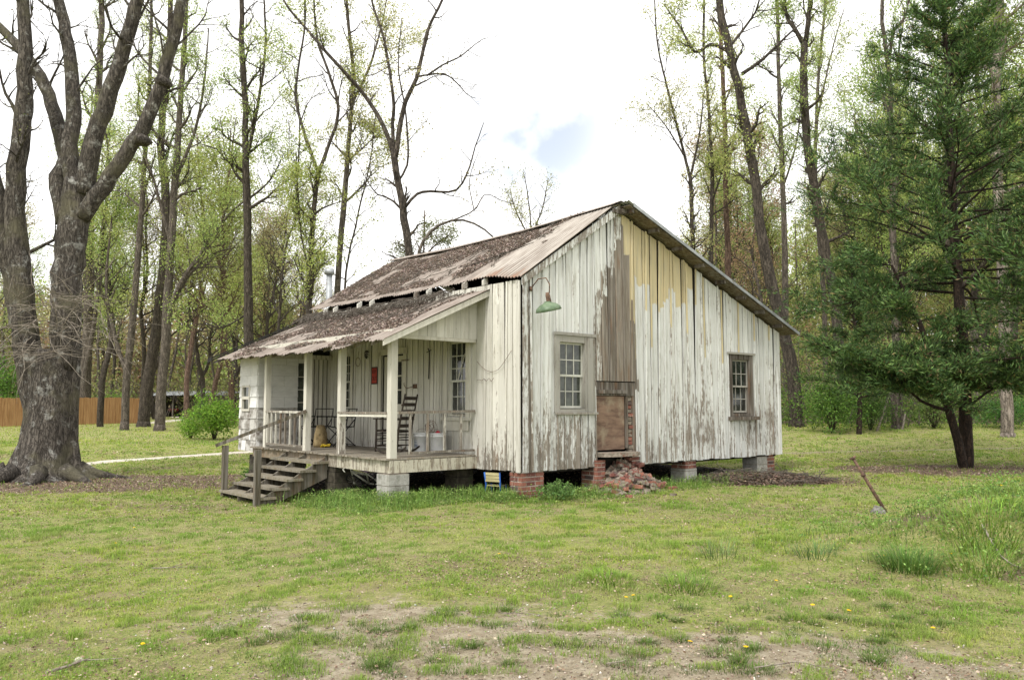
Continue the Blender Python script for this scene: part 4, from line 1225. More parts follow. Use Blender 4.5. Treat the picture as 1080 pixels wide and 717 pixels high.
# pale dirt drive on the left and the pull-in by the shed
def ribbon(name, P, w, seed):
    rr = random.Random(seed); mb = MB(); pts = []
    P = [Vector((p[0], p[1], 0)) for p in P]
    for a, b in zip(P, P[1:]):
        n = max(2, int((b - a).length / .5))
        for i in range(n): pts.append(a.lerp(b, i / n))
    pts.append(P[-1]); rows = []
    for i, p in enumerate(pts):
        d = (pts[min(i + 1, len(pts) - 1)] - pts[max(i - 1, 0)]).normalized(); q = Vector((-d.y, d.x, 0)); row = []
        wa, wb = w * rr.uniform(.75, 1.2), w * rr.uniform(.75, 1.2)
        for u in (-1, -.6, -.2, .2, .6, 1):
            r_ = p + q * (wa if u < 0 else wb) * u * .5; row.append(mb.vert((r_.x, r_.y, g(r_.x, r_.y) + (.03 if abs(u) < 1 else -.04))))
        rows.append(row)
    for A, B in zip(rows, rows[1:]):
        for k in range(5): mb.face((A[k], A[k + 1], B[k + 1], B[k]), 0, True)
    return tag(mb.build(name, M['path']), kind='structure')
pL = [hit(-30, 503), hit(60, 493), hit(130, 486), hit(200, 481), hit(250, 478), hit(330, 473)]
ribbon('dirt_path', [(p.x, p.y) for p in pL], .75, 3)
pD = [hit(150, 447), hit(178, 444), hit(215, 441.5), hit(232, 438)]
ribbon('driveway', [(p.x, p.y) for p in pD], 1.9, 4)
p0 = hit(172, 441); p1 = hit(232, 443.5)
ribbon('driveway', [(p0.x, p0.y + 3), (p0.x + 2.5, p0.y + 1), (p1.x, p1.y)], 1.7, 5)

# ------------------------------------------------------------------ grass blades
def blades(P, h, w, tint, name, lean=.7, rng=RNG, parent=None, out=None):
    n = len(P); a = rng.uniform(0, 2 * PI, n); l = rng.normal(size=n) * lean
    if out is not None: a = np.arctan2(out[:, 1], out[:, 0]) - PI / 2 + rng.normal(size=n) * .5; l = np.abs(rng.normal(size=n)) * .35 + lean * np.hypot(out[:, 0], out[:, 1])
    sd = np.stack([np.cos(a), np.sin(a), np.zeros(n)], 1); fw = np.stack([-np.sin(a), np.cos(a), np.zeros(n)], 1)
    up = np.array([0, 0, 1.0])
    h = h[:, None]; w = w[:, None]; l = l[:, None]
    mid = P + up * h * .55 + fw * h * l * .35
    top = P + up * h * (1 - .25 * np.abs(l)) + fw * h * l
    V = np.stack([P - sd * w, P + sd * w, mid + sd * w * .75, mid - sd * w * .75, top], 1).reshape(-1, 3)
    k = np.arange(n)[:, None] * 5
    F1 = np.concatenate([k, k + 1, k + 2], 1); F2 = np.concatenate([k, k + 2, k + 3], 1); F3 = np.concatenate([k + 3, k + 2, k + 4], 1)
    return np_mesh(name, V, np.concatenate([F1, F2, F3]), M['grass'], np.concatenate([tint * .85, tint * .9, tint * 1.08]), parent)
def wedge(n, y0, y1, rng=RNG, m=1.4):
    y = y0 * (y1 / y0) ** rng.random(n); x = (rng.random(n) * 2 - 1) * (.66 * y + m); return x, y
def grass_cols(x, y, n):
    f = fbm(x * .45, y * .7, 51); q = fbm(x * 2.5, y * 2.5, 53)
    A = np.array((.33, .42, .06)); B = np.array((.20, .33, .045)); C_ = np.array((.46, .41, .17)); D = np.array((.48, .40, .27))
    k = sstep(f, .40, .60)[:, None]; c = A * (1 - k) + B * k
    k = (sstep(q, .45, .75) * .6)[:, None]; c = c * (1 - k) + C_ * k
    c = np.where((RNG.random(n) < .10)[:, None], D, c)
    return np.clip(c * (1 + RNG.normal(size=(n, 1)) * .17), .01, .6)
# turf
x, y = wedge(1350000, 3.9, 36)
dirt, lt, lu, un, tk = m_dirt(x, y), m_litter(x, y), m_lush(x, y), m_under(x, y), m_track(x, y)
clump = fbm(x * 5.5, y * 5.5, 61, 2)
cl2 = fbm(x * 1.2, y * 1.2, 63, 3)
dens = np.clip(.25 + .55 * sstep(clump, .35, .65), .12, 1) * (1 - .80 * sstep(lt, .3, .8))
dens = np.where(dirt > .3, dens * np.where(clump > .60, .8, .06) , dens)
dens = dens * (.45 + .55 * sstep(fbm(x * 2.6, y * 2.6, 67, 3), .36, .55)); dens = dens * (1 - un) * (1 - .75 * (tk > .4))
dens = dens * (1 - .95 * (polyd(x, y, [(p.x, p.y) for p in pL]) < .33))
keep = RNG.random(len(x)) < dens
x, y, clump, cl2, dirt, lu = x[keep], y[keep], clump[keep], cl2[keep], dirt[keep], lu[keep]
n = len(x)
h = (.014 + .028 * sstep(clump, .45, .8) + .016 * RNG.random(n)) * (1 + .6 * sstep(cl2, .5, .7)) * (1 + .8 * np.clip(lu, 0, 1)) * (1 + .25 * sstep(y, 9, 20))
w = np.maximum(.0014, .00028 * y) * (.8 + .5 * RNG.random(n))
tint = grass_cols(x, y, n)
tuft = sstep(clump, .55, .72)[:, None] * .7
tint = tint * (1 - tuft) + np.array((.18, .30, .045)) * tuft * (1 + RNG.normal(size=(n, 1)) * .15)
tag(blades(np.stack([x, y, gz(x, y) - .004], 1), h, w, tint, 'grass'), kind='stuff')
# broad leaved weeds in patches through the lawn
x3, y3 = wedge(150000, 4, 26); k = RNG.random(len(x3)) < sstep(fbm(x3 * .9, y3 * 1.1, 77, 4), .50, .68) * (1 - m_dirt(x3, y3)) * (1 - .7 * sstep(m_litter(x3, y3), .3, .7)) * (1 - m_under(x3, y3)); x3, y3 = x3[k], y3[k]; n = len(x3)
V, Fc = leaf_quads(np.stack([x3, y3, gz(x3, y3) + .008 + .035 * RNG.random(n)], 1), np.maximum(.014, .0016 * y3) * (.6 + .8 * RNG.random(n)), .7, .5)
tag(np_mesh('lawn_weeds', V, Fc, M['grass'], pal(n, [(.17, .29, .05), (.24, .35, .07), (.12, .20, .04), (.22, .15, .10)], [4, 3, 3, .6])), kind='stuff')
# coarser turf farther off
x2, y2 = wedge(90000, 33, 80); k = RNG.random(len(x2)) < .75 * (1 - sstep(m_litter(x2, y2), .2, .6)); x2, y2 = x2[k], y2[k]; n = len(x2)
tag(blades(np.stack([x2, y2, gz(x2, y2) - .01], 1), .05 + .07 * RNG.random(n), np.full(n, .016), grass_cols(x2, y2, n), 'far_grass'), kind='stuff')
# tall weeds along the foundations and on the mound: leafy stems
x, y = wedge(130000, 7, 22)
lu = m_lush(x, y) * (1 - m_under(x, y)); k = RNG.random(len(x)) < lu * sstep(fbm(x * 1.8, y * 1.8, 71), .25, .5)
x, y = x[k], y[k]; n = len(x)
P = np.stack([x, y, gz(x, y) + RNG.random(n) ** 1.4 * .24 * (.5 + fbm(x * 1.5, y * 1.5, 73))], 1)
V, Fc = leaf_quads(P, .020 + .022 * RNG.random(n), .55, .3)
wd = np_mesh('weeds', V, Fc, M['grass'], pal(n, [(.14, .26, .05), (.19, .32, .07), (.09, .18, .04), (.25, .35, .10)], var=.2)); tag(wd, kind='stuff')
k = RNG.random(n) < .25
tag(blades(P[k] * (1, 1, 0) + np.stack([0 * x[k], 0 * x[k], gz(x[k], y[k])], 1), .07 + .11 * RNG.random(k.sum()), np.full(k.sum(), .004), pal(k.sum(), [(.10, .18, .04), (.16, .22, .06)]), 'tall_grass', .5), kind='stuff')
# lush fringe of weeds against the piers and the porch
def fringe(n, s0, s1, t0, t1, hh):
    s = RNG.uniform(s0, s1, n); t = RNG.uniform(t0, t1, n); f = fbm(s * 2.6 + 3, t * 2.6, 75, 3); k = f > .42; s, t, f = s[k], t[k], f[k]
    X = HX + ca * s - sa * t; Y = HY + sa * s + ca * t
    return np.stack([X, Y, gz(X, Y) + RNG.random(len(X)) ** 1.2 * hh * sstep(f, .3, .62)], 1)
P = np.concatenate([fringe(5200, -2.55, -1.85, 1.1, 3.3, .24), fringe(3500, -3.0, -2.1, .3, 3.6, .10), fringe(4200, -2.2, .0, .75, 1.3, .22), fringe(3000, -2.4, .0, .2, .9, .09), fringe(2600, -.7, .0, -.2, .8, .18), fringe(2000, .0, 1.9, -.55, -.05, .16), fringe(3800, 2.7, 6.6, -.55, -.02, .15), fringe(2500, -.4, 6.6, -1.0, -.4, .07)])
V, Fc = leaf_quads(P, .022 + .022 * RNG.random(len(P)), .55, .2)
tag(np_mesh('weeds', V, Fc, M['grass'], pal(len(P), [(.16, .27, .06), (.22, .33, .08), (.11, .19, .045), (.29, .36, .12)], var=.2)), kind='stuff')
k = RNG.random(len(P)) < .18; Q = P[k]; Q[:, 2] = gz(Q[:, 0], Q[:, 1])
tag(blades(Q, .10 + .20 * RNG.random(len(Q)), np.full(len(Q), .004), pal(len(Q), [(.15, .27, .05), (.22, .32, .08)]), 'tall_grass', .5), kind='stuff')
# rank clumps on the mound and a few in the yard
def grass_clump(p, n, hh, rad, col, label):
    a = RNG.uniform(0, 2 * PI, n); r_ = rad * np.sqrt(RNG.random(n)); P = np.stack([p.x + r_ * np.cos(a), p.y + r_ * np.sin(a), np.zeros(n)], 1); P[:, 2] = gz(P[:, 0], P[:, 1])
    o = blades(P, hh * (.5 + .6 * RNG.random(n)), np.full(n, max(.003, .0005 * p.y)), pal(n, [col, (col[0] * 1.3, col[1] * 1.2, col[2])], var=.2), 'grass_clump', 1.0, out=np.stack([np.cos(a), np.sin(a)], 1) * (r_ / rad)[:, None])
    return tag(o, label, 'grass clump')
grass_clump(hit(958, 600), 420, .24, .27, (.10, .19, .04), 'dark green rank grass clump on the near face of the mound')
grass_clump(hit(755, 588), 60, .26, .22, (.15, .22, .08), 'sparse upright blue green blades in the lawn left of the dark grass clump')
grass_clump(hit(860, 588), 90, .22, .22, (.13, .21, .07), 'upright green clump just left of the mound, beside a bare patch')
grass_clump(hit(1040, 560), 420, .22, .45, (.18, .30, .05), 'bright green grass clump on top of the mound at the right')
grass_clump(hit(1040, 600), 300, .20, .35, (.16, .27, .05), 'bright green grass clump low on the right flank of the mound')
grass_clump(hit(725, 622), 260, .13, .30, (.15, .25, .045), 'short green clump on the edge of the bare dirt, right of centre')
grass_clump(hit(640, 612), 260, .10, .28, (.16, .28, .04), 'low bright green tuft at the upper edge of the bare dirt')
# small bright tufts standing in the bare dirt
for k in range(120):
    px, py = random.uniform(220, 1000), random.uniform(640, 712); p = hit(px, py)
    n = random.randint(60, 190); rr = random.uniform(.04, .13)
    a = RNG.uniform(0, 2 * PI, n); r_ = rr * np.sqrt(RNG.random(n)); Pq = np.stack([p.x + r_ * np.cos(a) * 1.3, p.y + r_ * np.sin(a), np.zeros(n)], 1)
    Pq[:, 2] = gz(Pq[:, 0], Pq[:, 1]) - .004
    if k == 0: acc = []; hs_ = []; ou = []
    ou.append(np.stack([np.cos(a), np.sin(a)], 1) * (r_ / rr)[:, None])
    acc.append(Pq); hs_.append(random.uniform(.035, .075) * (.5 + .6 * RNG.random(n)))
acc = np.concatenate(acc); hs_ = np.concatenate(hs_)
tag(blades(acc, hs_, np.full(len(acc), .0017), pal(len(acc), [(.095, .17, .03), (.14, .22, .04), (.20, .22, .07)], [5, 4, 1], .18), 'grass_tufts', .9, out=np.concatenate(ou)), kind='stuff')
# clods and pebbles in the bare dirt
x, y = wedge(60000, 4, 9); k = RNG.random(len(x)) < m_dirt(x, y) * .5; x, y = x[k], y[k]; n = len(x)
r_ = .003 + .009 * RNG.random(n) ** 3; O = np.array([(1, 0, 0), (0, 1, 0), (-1, 0, 0), (0, -1, 0), (0, 0, .8), (0, 0, -.8)], float)
V = (O[None] * (1 + .35 * RNG.normal(size=(n, 6, 1))) * r_[:, None, None] + np.stack([x, y, gz(x, y) + .004], 1)[:, None]).reshape(-1, 3)
Tq = np.array([(0, 1, 4), (1, 2, 4), (2, 3, 4), (3, 0, 4), (1, 0, 5), (2, 1, 5), (3, 2, 5), (0, 3, 5)]); Fc = (np.arange(n)[:, None, None] * 6 + Tq[None]).reshape(-1, 3)
tag(np_mesh('dirt_clods', V, Fc, M['litter'], np.repeat(pal(n, [(.30, .24, .17), (.44, .38, .30), (.18, .14, .10), (.5, .47, .42)], [4, 4, 3, 1]), 8, 0)), kind='stuff')
# dead leaves
x, y = wedge(300000, 4, 30)
lt = m_litter(x, y); k = RNG.random(len(x)) < np.clip(lt * .9 * (1 - .6 * m_under(x, y)) + .05 + .16 * sstep(fbm(x * .8, y * 1.2, 79, 4), .5, .66) + .03 * m_dirt(x, y), 0, 1)
x, y = x[k], y[k]; n = len(x)
V, Fc = leaf_quads(np.stack([x, y, gz(x, y) + .012 + .012 * RNG.random(n)], 1), np.maximum(.022, .0022 * y) * (.6 + .9 * RNG.random(n)), .6, .8)
tag(np_mesh('fallen_leaves', V, Fc, M['litter'], pal(n, [(.17, .115, .075), (.26, .185, .125), (.11, .075, .05), (.42, .34, .26)], [4, 4, 2, 1.6])), kind='stuff')
# leaves and twigs on the roofs
def roof_litter(n, s0, s1, t0, t1, zf, name, thr):
    s = RNG.uniform(s0, s1, n); t = RNG.uniform(t0, t1, n)
    f = fbm(s * 1.3, t * .9, 83); k = f > thr(s, t); s, t, f = s[k], t[k], f[k]; n = len(s)
    z = np.array([zf(a, b) for a, b in zip(s, t)]) + .016 + RNG.random(n) ** 2 * .05 * sstep(f, .35, .6)
    X = HX + ca * s - sa * t; Y = HY + sa * s + ca * t
    V, Fc = leaf_quads(np.stack([X, Y, z], 1), .028 + .036 * RNG.random(n), .6, .55)
    o = np_mesh(name, V, Fc, M['litter'], pal(n, [(.235, .18, .15), (.32, .26, .22), (.15, .115, .095), (.40, .34, .295)], [4, 4, 2, 1]))
    return tag(o, kind='stuff')
roof_litter(50000, .0, 2.45, .6, 8.0, main_z, 'roof_leaves', lambda s, t: .37 + .40 * (t < 1.75 + .14 * np.sin(s * 4) - .75 * np.maximum(0, s - 1.2)) + .22 * (s < .16) + .12 * np.abs(np.sin(s * 1.9)) * 0)
roof_litter(46000, -2.35, .0, .9, 8.0, lambda s, t: porch_z(-s, t), 'porch_roof_leaves', lambda s, t: .36 + .24 * sstep(-s, 1.8, 2.35) + .30 * (t < 1.25 + .35 * np.abs(np.sin(s * 2))))
mb = MB()
for k in range(420):
    if k % 2: s, t, zf = random.uniform(.05, 2.45), random.uniform(1.0, 7.9), main_z
    else: s, t, zf = random.uniform(-1.1, -.0) if k % 4 else random.uniform(-2.2, 0), random.uniform(1.6, 7.9), lambda a, b: porch_z(-a, b)
    l = random.uniform(.15, .7); a = random.uniform(0, PI); pts = []
    for i in range(5):
        u = (i / 4 - .5) * l; ss = min(2.48, s + u * math.cos(a) + .04 * math.sin(i * 2)); tt = t + u * math.sin(a)
        if k % 2 == 0: ss = min(ss, -.01)
        else: ss = max(ss, 0)
        q = hw(ss, tt, zf(ss, tt) + .03 + random.uniform(0, .05)); pts.append(q)
    mb.tube(pts, [random.uniform(.004, .009)] * 4 + [.002], 4)
tag(mb.build('roof_twigs', M['twig']), kind='stuff')
mb = MB()
for k in range(330):                        # curly vine stems jammed in the gap under the main eave
    s, t = random.uniform(-.45, .0), random.uniform(1.9, 8.3); r_ = random.uniform(.06, .22); a0 = random.uniform(0, 6); ax = random.uniform(0, PI)
    pts = []
    for i in range(9):
        a = a0 + i * .45; ss = min(-.02, s + r_ * math.cos(a) * math.cos(ax)); tt = t + r_ * math.cos(a) * math.sin(ax) * 1.8 + .02 * i
        pts.append(hw(ss, tt, porch_z(-ss, tt) + .06 + abs(r_ * math.sin(a)) * .7))
    mb.tube(pts, [.006] * 8 + [.003], 4)
tag(mb.build('dead_vines', M['twig']), kind='stuff')
# one big fallen branch on the main roof
fb = MB(); fb.tube([hw(1.15, .95, main_z(1.15, .95) + .07), hw(1.0, 1.5, main_z(1, 1.5) + .06), hw(.80, 2.1, main_z(.8, 2.1) + .06), hw(.7, 2.6, main_z(.7, 2.6) + .05)], [.006, .014, .018, .022], 6)
fb.tube([hw(.95, 1.7, main_z(.95, 1.7) + .06), hw(.6, 1.6, main_z(.6, 1.6) + .08)], [.010, .004], 5)
tag(fb.build('fallen_branch', M['bark_dark']), 'dark fallen branch lying on the leaf covered tin roof', 'branch')

# brush heap by the far pier, twigs and leaves
bc = hit(800, 510)
n = 9000; a = RNG.uniform(0, 2 * PI, n); r_ = np.sqrt(RNG.random(n)); x = bc.x + r_ * np.cos(a) * 1.75; y = bc.y + .3 + r_ * np.sin(a) * 1.1
z = gz(x, y) + .20 * np.clip(1 - r_ ** 2, 0, 1) * RNG.random(n) ** .5
V, Fc = leaf_quads(np.stack([x, y, z], 1), .05 + .05 * RNG.random(n), .45, .5)
bp = np_mesh('brush_heap', V, Fc, M['litter'], pal(n, [(.13, .09, .065), (.20, .14, .105), (.08, .06, .045)])); tag(bp, kind='stuff')
mb = MB()
for k in range(150):
    a = random.uniform(0, 2 * PI); r_ = math.sqrt(random.random()); c = Vector((bc.x + r_ * math.cos(a) * 1.7, bc.y + .3 + r_ * math.sin(a), 0)); c.z = g(c.x, c.y) + .05 + .16 * (1 - r_ * r_)
    d = Vector((random.gauss(0, 1), random.gauss(0, 1), random.gauss(0, .22))).normalized() * random.uniform(.1, .45)
    mb.tube([c - d, c + Vector((0, 0, .02)), c + d], [.008, .007, .003], 4)
tag(mb.build('brush_twigs', M['twig']), kind='stuff')

# rusty pipe leaning out of the ground at the right
pb = hit(935, 541); pt = at(899, 482, pb.y + .15)
pp = empty('leaning_pipe', pb, label='rusty iron pipe leaning out of the ground in front of the cedar', cat='pipe')
q = Vector(pt) - pb
mb = MB(); mb.tube([-q * .12, q * .55, q * .99], [.028, .026, .022], 10); mb.build('shaft', M['rustmetal'], pp)
mb = MB(); mb.tube([q * .66, q * .70], [.036, .036], 10); mb.tube([q * .97, q * 1.005], [.036, .034], 10); sd = q.cross(Vector((0, 1, 0))).normalized() * .05
mb.tube([q * .99 - sd, q * .99 + sd], .018, 8); mb.build('pipe_coupling', M['rustmetal'], pp)
st_ = MB(); c = hit(926, 541)
lo = []; 
for zz, rr in ((-.05, .13), (.04, .11), (.10, .06)):
    lo.append([st_.vert((c.x + rr * math.cos(j) * random.uniform(.8, 1.15), c.y + rr * .8 * math.sin(j) * random.uniform(.8, 1.15), c.z + zz + random.uniform(-.012, .012))) for j in np.linspace(0, 2 * PI, 9)[:-1]])
for A, B in zip(lo, lo[1:]):
    for j in range(8): st_.face((A[j], A[(j + 1) % 8], B[(j + 1) % 8], B[j]))
st_.face(lo[-1]); tag(st_.build('gray_stone', M['fieldstone']), 'lichened gray stone at the foot of the leaning pipe', 'stone')
# sticks on the lawn
def stick(label, pxs, r0=.009):
    mb = MB(); P = []
    for (px, py) in pxs: p = hit(px, py); P.append(Vector((p.x, p.y, g(p.x, p.y) + .02)))
    mb.tube(P, [r0 * (1 - .7 * i / (len(P) - 1)) for i in range(len(P))], 6, rough=.1)
    if len(P) > 3: mb.tube([P[1], P[1] + Vector((.10, .09, .03))], [r0 * .7, .002], 5)
    tag(mb.build('stick', M['stick']), label, 'stick')
stick('crooked dead stick lying in the grass at the lower left corner', [(48, 714), (72, 706), (84, 701), (100, 700), (128, 698)], .011)
stick('long thin pale stick lying in the lawn left of centre', [(160, 602), (180, 600.5), (200, 600), (222, 600)], .008)
stick('thin curved stick at the upper edge of the bare dirt', [(528, 650), (540, 651), (555, 650), (570, 652)], .005)
stick('bare pale stick slanting down the flank of the mound', [(1036, 562), (1046, 578), (1056, 590), (1068, 600), (1078, 603)], .013)
stick('dark twig lying in the dirt patch near the bottom edge', [(795, 708), (840, 703), (880, 709)], .006)
stick('pale twig on the dirt left of the green clump', [(640, 705), (668, 699), (690, 702)], .005)
# pale stone near the stick
c = hit(83, 698); mb = MB(); mb.lathe((c.x, c.y, c.z), [(.03, -.01), (.034, .01), (.02, .03), (.005, .035)], 9); tag(mb.build('pale_stone', M['path']), 'small round pale stone beside the crooked stick', 'stone')
# dandelions
M['dandy'] = two_tone('yellow_petals', (.75, .48, .01), (.85, .6, .03), bump=0)
M['stalk'] = two_tone('green_stalk', (.10, .18, .04), (.14, .22, .06), bump=0)
proto = empty('dandelion')
mb = MB(); mb.tube([(0, 0, 0), (.003, .002, .05)], .0018, 5); s_ = mb.build('stem', M['stalk'], proto)
mb = MB()
for i in range(26):
    a = i * 2.4; r_ = .004 + .014 * (i / 26); mb.bar((.003 + r_ * .3 * math.cos(a), .002 + r_ * .3 * math.sin(a), .052), (.003 + r_ * 1.25 * math.cos(a), .002 + r_ * 1.25 * math.sin(a), .060 - r_ * .4), .006, .002)
mb.build('flower', M['dandy'], proto)
for k, (px, py) in enumerate([(660, 635), (771, 634), (818, 617), (894, 649), (1003, 588), (933, 590), (787, 689), (727, 683), (857, 643), (668, 633), (984, 668), (142, 559), (122, 576), (150, 685), (527, 588)]):
    o = proto if k == 0 else copy_tree(proto); p = hit(px, py); o.location = (p.x, p.y, p.z); o.rotation_euler = (random.uniform(-.15, .15), random.uniform(-.15, .15), random.uniform(0, 6)); o.scale = (.85,) * 3
    tag(o, 'tiny yellow dandelion flower in the lawn', 'flower', 'dandelions in the lawn')
p = hit(1055, 517); 
o = tag(copy_tree(proto), 'yellow dandelion on the crest of the mound in front of the cedar shade', 'flower', 'dandelions in the lawn'); del o['group']; o.location = p; o.scale = (2.4, 2.4, 1.9)

# little leafy plant beside the steps
def leafy(name, p, n, rad, hh, size, cols, label, cat, parent=None, zmin=.0, var=.2, tr='leaf', stems=6, stem_r=.006, aspect=.55):
    root = empty(name, p, label=label, cat=cat)
    u = unit(RNG.normal(size=(n, 3))); r_ = RNG.random(n) ** .55
    lump = 1 + .75 * (fbm(u[:, 0] * 3.0 + 7, u[:, 2] * 3.0 + u[:, 1] * 2.6, 91 + len(bpy.data.objects) % 50) - .5) * 2
    P = u * (r_ * lump)[:, None] * np.array([rad, rad, hh * .5]); P[:, 2] += hh * .52; P[:, 2] = np.maximum(P[:, 2], zmin)
    V, Fc = leaf_quads(P, size * (.6 + .8 * RNG.random(n)), aspect, .1)
    np_mesh('foliage', V, Fc, M[tr], pal(n, cols, var=var), root)
    mb = MB()
    for i in range(stems):
        a = i * 2.4; r1 = rad * random.uniform(.3, .85); mb.tube([(0.02 * math.cos(a), .02 * math.sin(a), -.05), (r1 * .35 * math.cos(a), r1 * .35 * math.sin(a), hh * .4), (r1 * math.cos(a), r1 * math.sin(a), hh * random.uniform(.65, .95))], [stem_r, stem_r * .7, stem_r * .3], 5)
    mb.build('stem', M['bark_dark'], root)
    return root
p = hit(264, 508); p = Vector((p.x, p.y, g(p.x, p.y)))
leafy('leafy_plant', p, 420, .22, .34, .06, [(.05, .14, .02), (.09, .20, .03)], 'small glossy green plant between the steps and the tall newel post', 'plant', stems=8, aspect=.4)
p = hit(588, 528); leafy('leafy_weed', p, 900, .34, .34, .05, [(.12, .22, .06), (.16, .27, .08)], 'pale green leafy weed growing beside the brick pier', 'weed', stem_r=.004)
p = hit(680, 512); leafy('leafy_weed', p, 350, .22, .22, .045, [(.10, .20, .05), (.14, .25, .06)], 'low green weed growing at the right foot of the brick rubble', 'weed', stem_r=.004)
leafy('leafy_weed', hit(668, 517), 420, .28, .26, .045, [(.12, .24, .06), (.16, .28, .07)], 'green weed growing over the lower right edge of the brick rubble', 'weed', stem_r=.004)
p = hit(655, 512); leafy('leafy_weed', p, 160, .10, .25, .04, [(.09, .20, .05)], 'small green weed sprouting out of the brick rubble', 'weed', stem_r=.003)
# ------------------------------------------------------------------ trees
class Tree:
    """tapered limbs that throw ever finer branches; leaves at the twig ends"""
    def __init__(s, seed, leaf_n=6, leaf=.12, spread=.35, lv=3, dens=1.0, droop=.0, twig=.007, upb=.35, kr=.42):
        s.kr = kr; s.r = random.Random(seed); s.mb = MB(); s.tips = []; s.leaf_n = leaf_n; s.leaf = leaf; s.spread = spread; s.lv = lv; s.dens = dens; s.droop = droop; s.twig = twig; s.upb = upb

    def limb(s, pts, r0, r1, n=8, rough=.05, kids=None, kstart=.3, klen=None, power=1.0, sub=True):
        pts = [Vector(p) for p in pts]; P = [pts[0]]
        cum = [0]
        for a, b in zip(pts, pts[1:]): cum.append(cum[-1] + (b - a).length)
        Ltot = cum[-1]; step = max(.3, Ltot / 26)
        out = []; m = max(3, int(Ltot / step))
        for i in range(m + 1):
            d = Ltot * i / m
            k = 0
            while k < len(pts) - 2 and cum[k + 1] < d: k += 1
            u = (d - cum[k]) / max(1e-6, cum[k + 1] - cum[k])
            p0 = pts[max(k - 1, 0)]; p1 = pts[k]; p2 = pts[k + 1]; p3 = pts[min(k + 2, len(pts) - 1)]
            q = .5 * ((2 * p1) + (p2 - p0) * u + (2 * p0 - 5 * p1 + 4 * p2 - p3) * u * u + (3 * p1 - p0 - 3 * p2 + p3) * u ** 3)
            out.append(q + Vector((s.r.gauss(0, 1), s.r.gauss(0, 1), 0)) * (.012 * step + .10 * r0 * (0 if i in (0, m) else 1)) * .5)
        rad = [r0 + (r1 - r0) * (i / m) ** power for i in range(m + 1)]
        s.mb.tube(out, rad, n, rough=rough)
        if sub:
            kids = kids if kids is not None else int(5 + Ltot * .9)
            for j in range(int(kids * s.dens)):
                u = kstart + (1 - kstart) * (j + s.r.random()) / max(1, kids * s.dens)
                i = min(m - 1, int(u * m)); p = out[i].lerp(out[i + 1], u * m - i); rr = rad[i]
                d = (out[i + 1] - out[i]).normalized()
                az = j * 2.4 + s.r.uniform(-.6, .6)
                side = Vector((math.cos(az), math.sin(az), 0)); side = (side - d * side.dot(d)).normalized()
                an = s.r.uniform(.6, 1.15)
                dd = (d * math.cos(an) + side * math.sin(an)).normalized()
                base = klen if klen else Ltot * .30
                s.branch(p, dd, base * (1.15 - .75 * u) * s.r.uniform(.6, 1.25), min(rr * .55, r0 * s.kr), 1)
        return out

    def branch(s, p, d, L_, r, lv):
        n = 5 if lv < 2 else 4; pts = [p]; dd = d.copy(); m = 6 if lv == 1 else 4
        for i in range(m):
            dd = (dd + Vector((s.r.gauss(0, .17), s.r.gauss(0, .17), s.r.gauss(0, .13) + s.upb * .22 - s.droop * .2 * (i / m)))).normalized()
            p = p + dd * (L_ / m); pts.append(p)
        r = max(r, s.twig)
        s.mb.tube(pts, [max(s.twig * .5, r * (1 - .8 * i / m)) for i in range(m + 1)], 5 if lv == 1 else 3, cap=False)
        if lv < s.lv and L_ > .35:
            k = int((5 if lv == 1 else 4) * min(1.6, .5 + L_ * .35))
            for j in range(k):
                u = .25 + .75 * (j + s.r.random()) / k; i = min(m - 1, int(u * m)); q = pts[i].lerp(pts[i + 1], u * m - i)
                d0 = (pts[i + 1] - pts[i]).normalized(); sd = Vector((s.r.gauss(0, 1), s.r.gauss(0, 1), s.r.gauss(0, .6))); sd = (sd - d0 * sd.dot(d0)).normalized()
                s.branch(q, (d0 * .75 + sd * .75).normalized(), L_ * s.r.uniform(.32, .55), r * .45, lv + 1)
        if lv >= s.lv - 1 or L_ <= .5:
            for q in pts[2:]: s.tips.append(q)

    def build(s, name, loc, bark, cols, label, cat='tree', group=None, leaf_frac=1.0, clump=True, leaves=True, zmin=None):
        root = empty(name, loc, label=label, cat=cat, group=group)
        s.mb.v = [(x - loc[0], y - loc[1], z - loc[2]) for x, y, z in s.mb.v]
        s.mb.build('trunk', M[bark], root)
        if s.tips and leaves:
            T = np.array([tuple(t) for t in s.tips])
            rg = np.random.default_rng(s.r.randrange(1 << 30))
            if leaf_frac < 1:
                f = fbm(T[:, 0] * .45 + T[:, 1] * .2, T[:, 2] * .45, s.r.randrange(999), 2); T = T[f > np.quantile(f, 1 - leaf_frac)]
            P = np.repeat(T, s.leaf_n, 0); P = P + rg.normal(size=P.shape) * s.spread - np.array(tuple(loc))
            if zmin is not None: P = P[P[:, 2] > zmin]
            V, Fc = leaf_quads(P, s.leaf * (.55 + .9 * rg.random(len(P))), .6, 0, rng=rg)
            np_mesh('crown', V, Fc, M['leaf'], pal(len(P), cols, var=.2, rng=rg), root)
        return root

YG = [(.38, .43, .13), (.45, .49, .18), (.28, .34, .09)]
YG2 = [(.42, .43, .16), (.48, .47, .21), (.33, .34, .12)]
GR = [(.25, .35, .09), (.32, .42, .12), (.40, .46, .15)]
OL = [(.34, .32, .15), (.42, .37, .19), (.27, .26, .12)]
RB = [(.36, .24, .14), (.42, .29, .18), (.28, .22, .12)]

def D(pts, Y, jit=0, rr=random.Random(3)):
    """photo pixels at real distance Y -> world points (later points drift a little in depth)"""
    out = []; d = 0
    for i, (px, py) in enumerate(pts):
        if jit: d += rr.uniform(-jit, jit) if i else 0
        out.append(at(px, py, Y + d))
    return out
def base_fix(P, sink=.3):
    """bring the foot of a trunk down onto the ground"""
    p = P[0]; gg = g(p.x, p.y); q = Vector((p.x, p.y, gg - sink))
    return [q] + (P[1:] if abs(p.z - gg) < .4 else P)

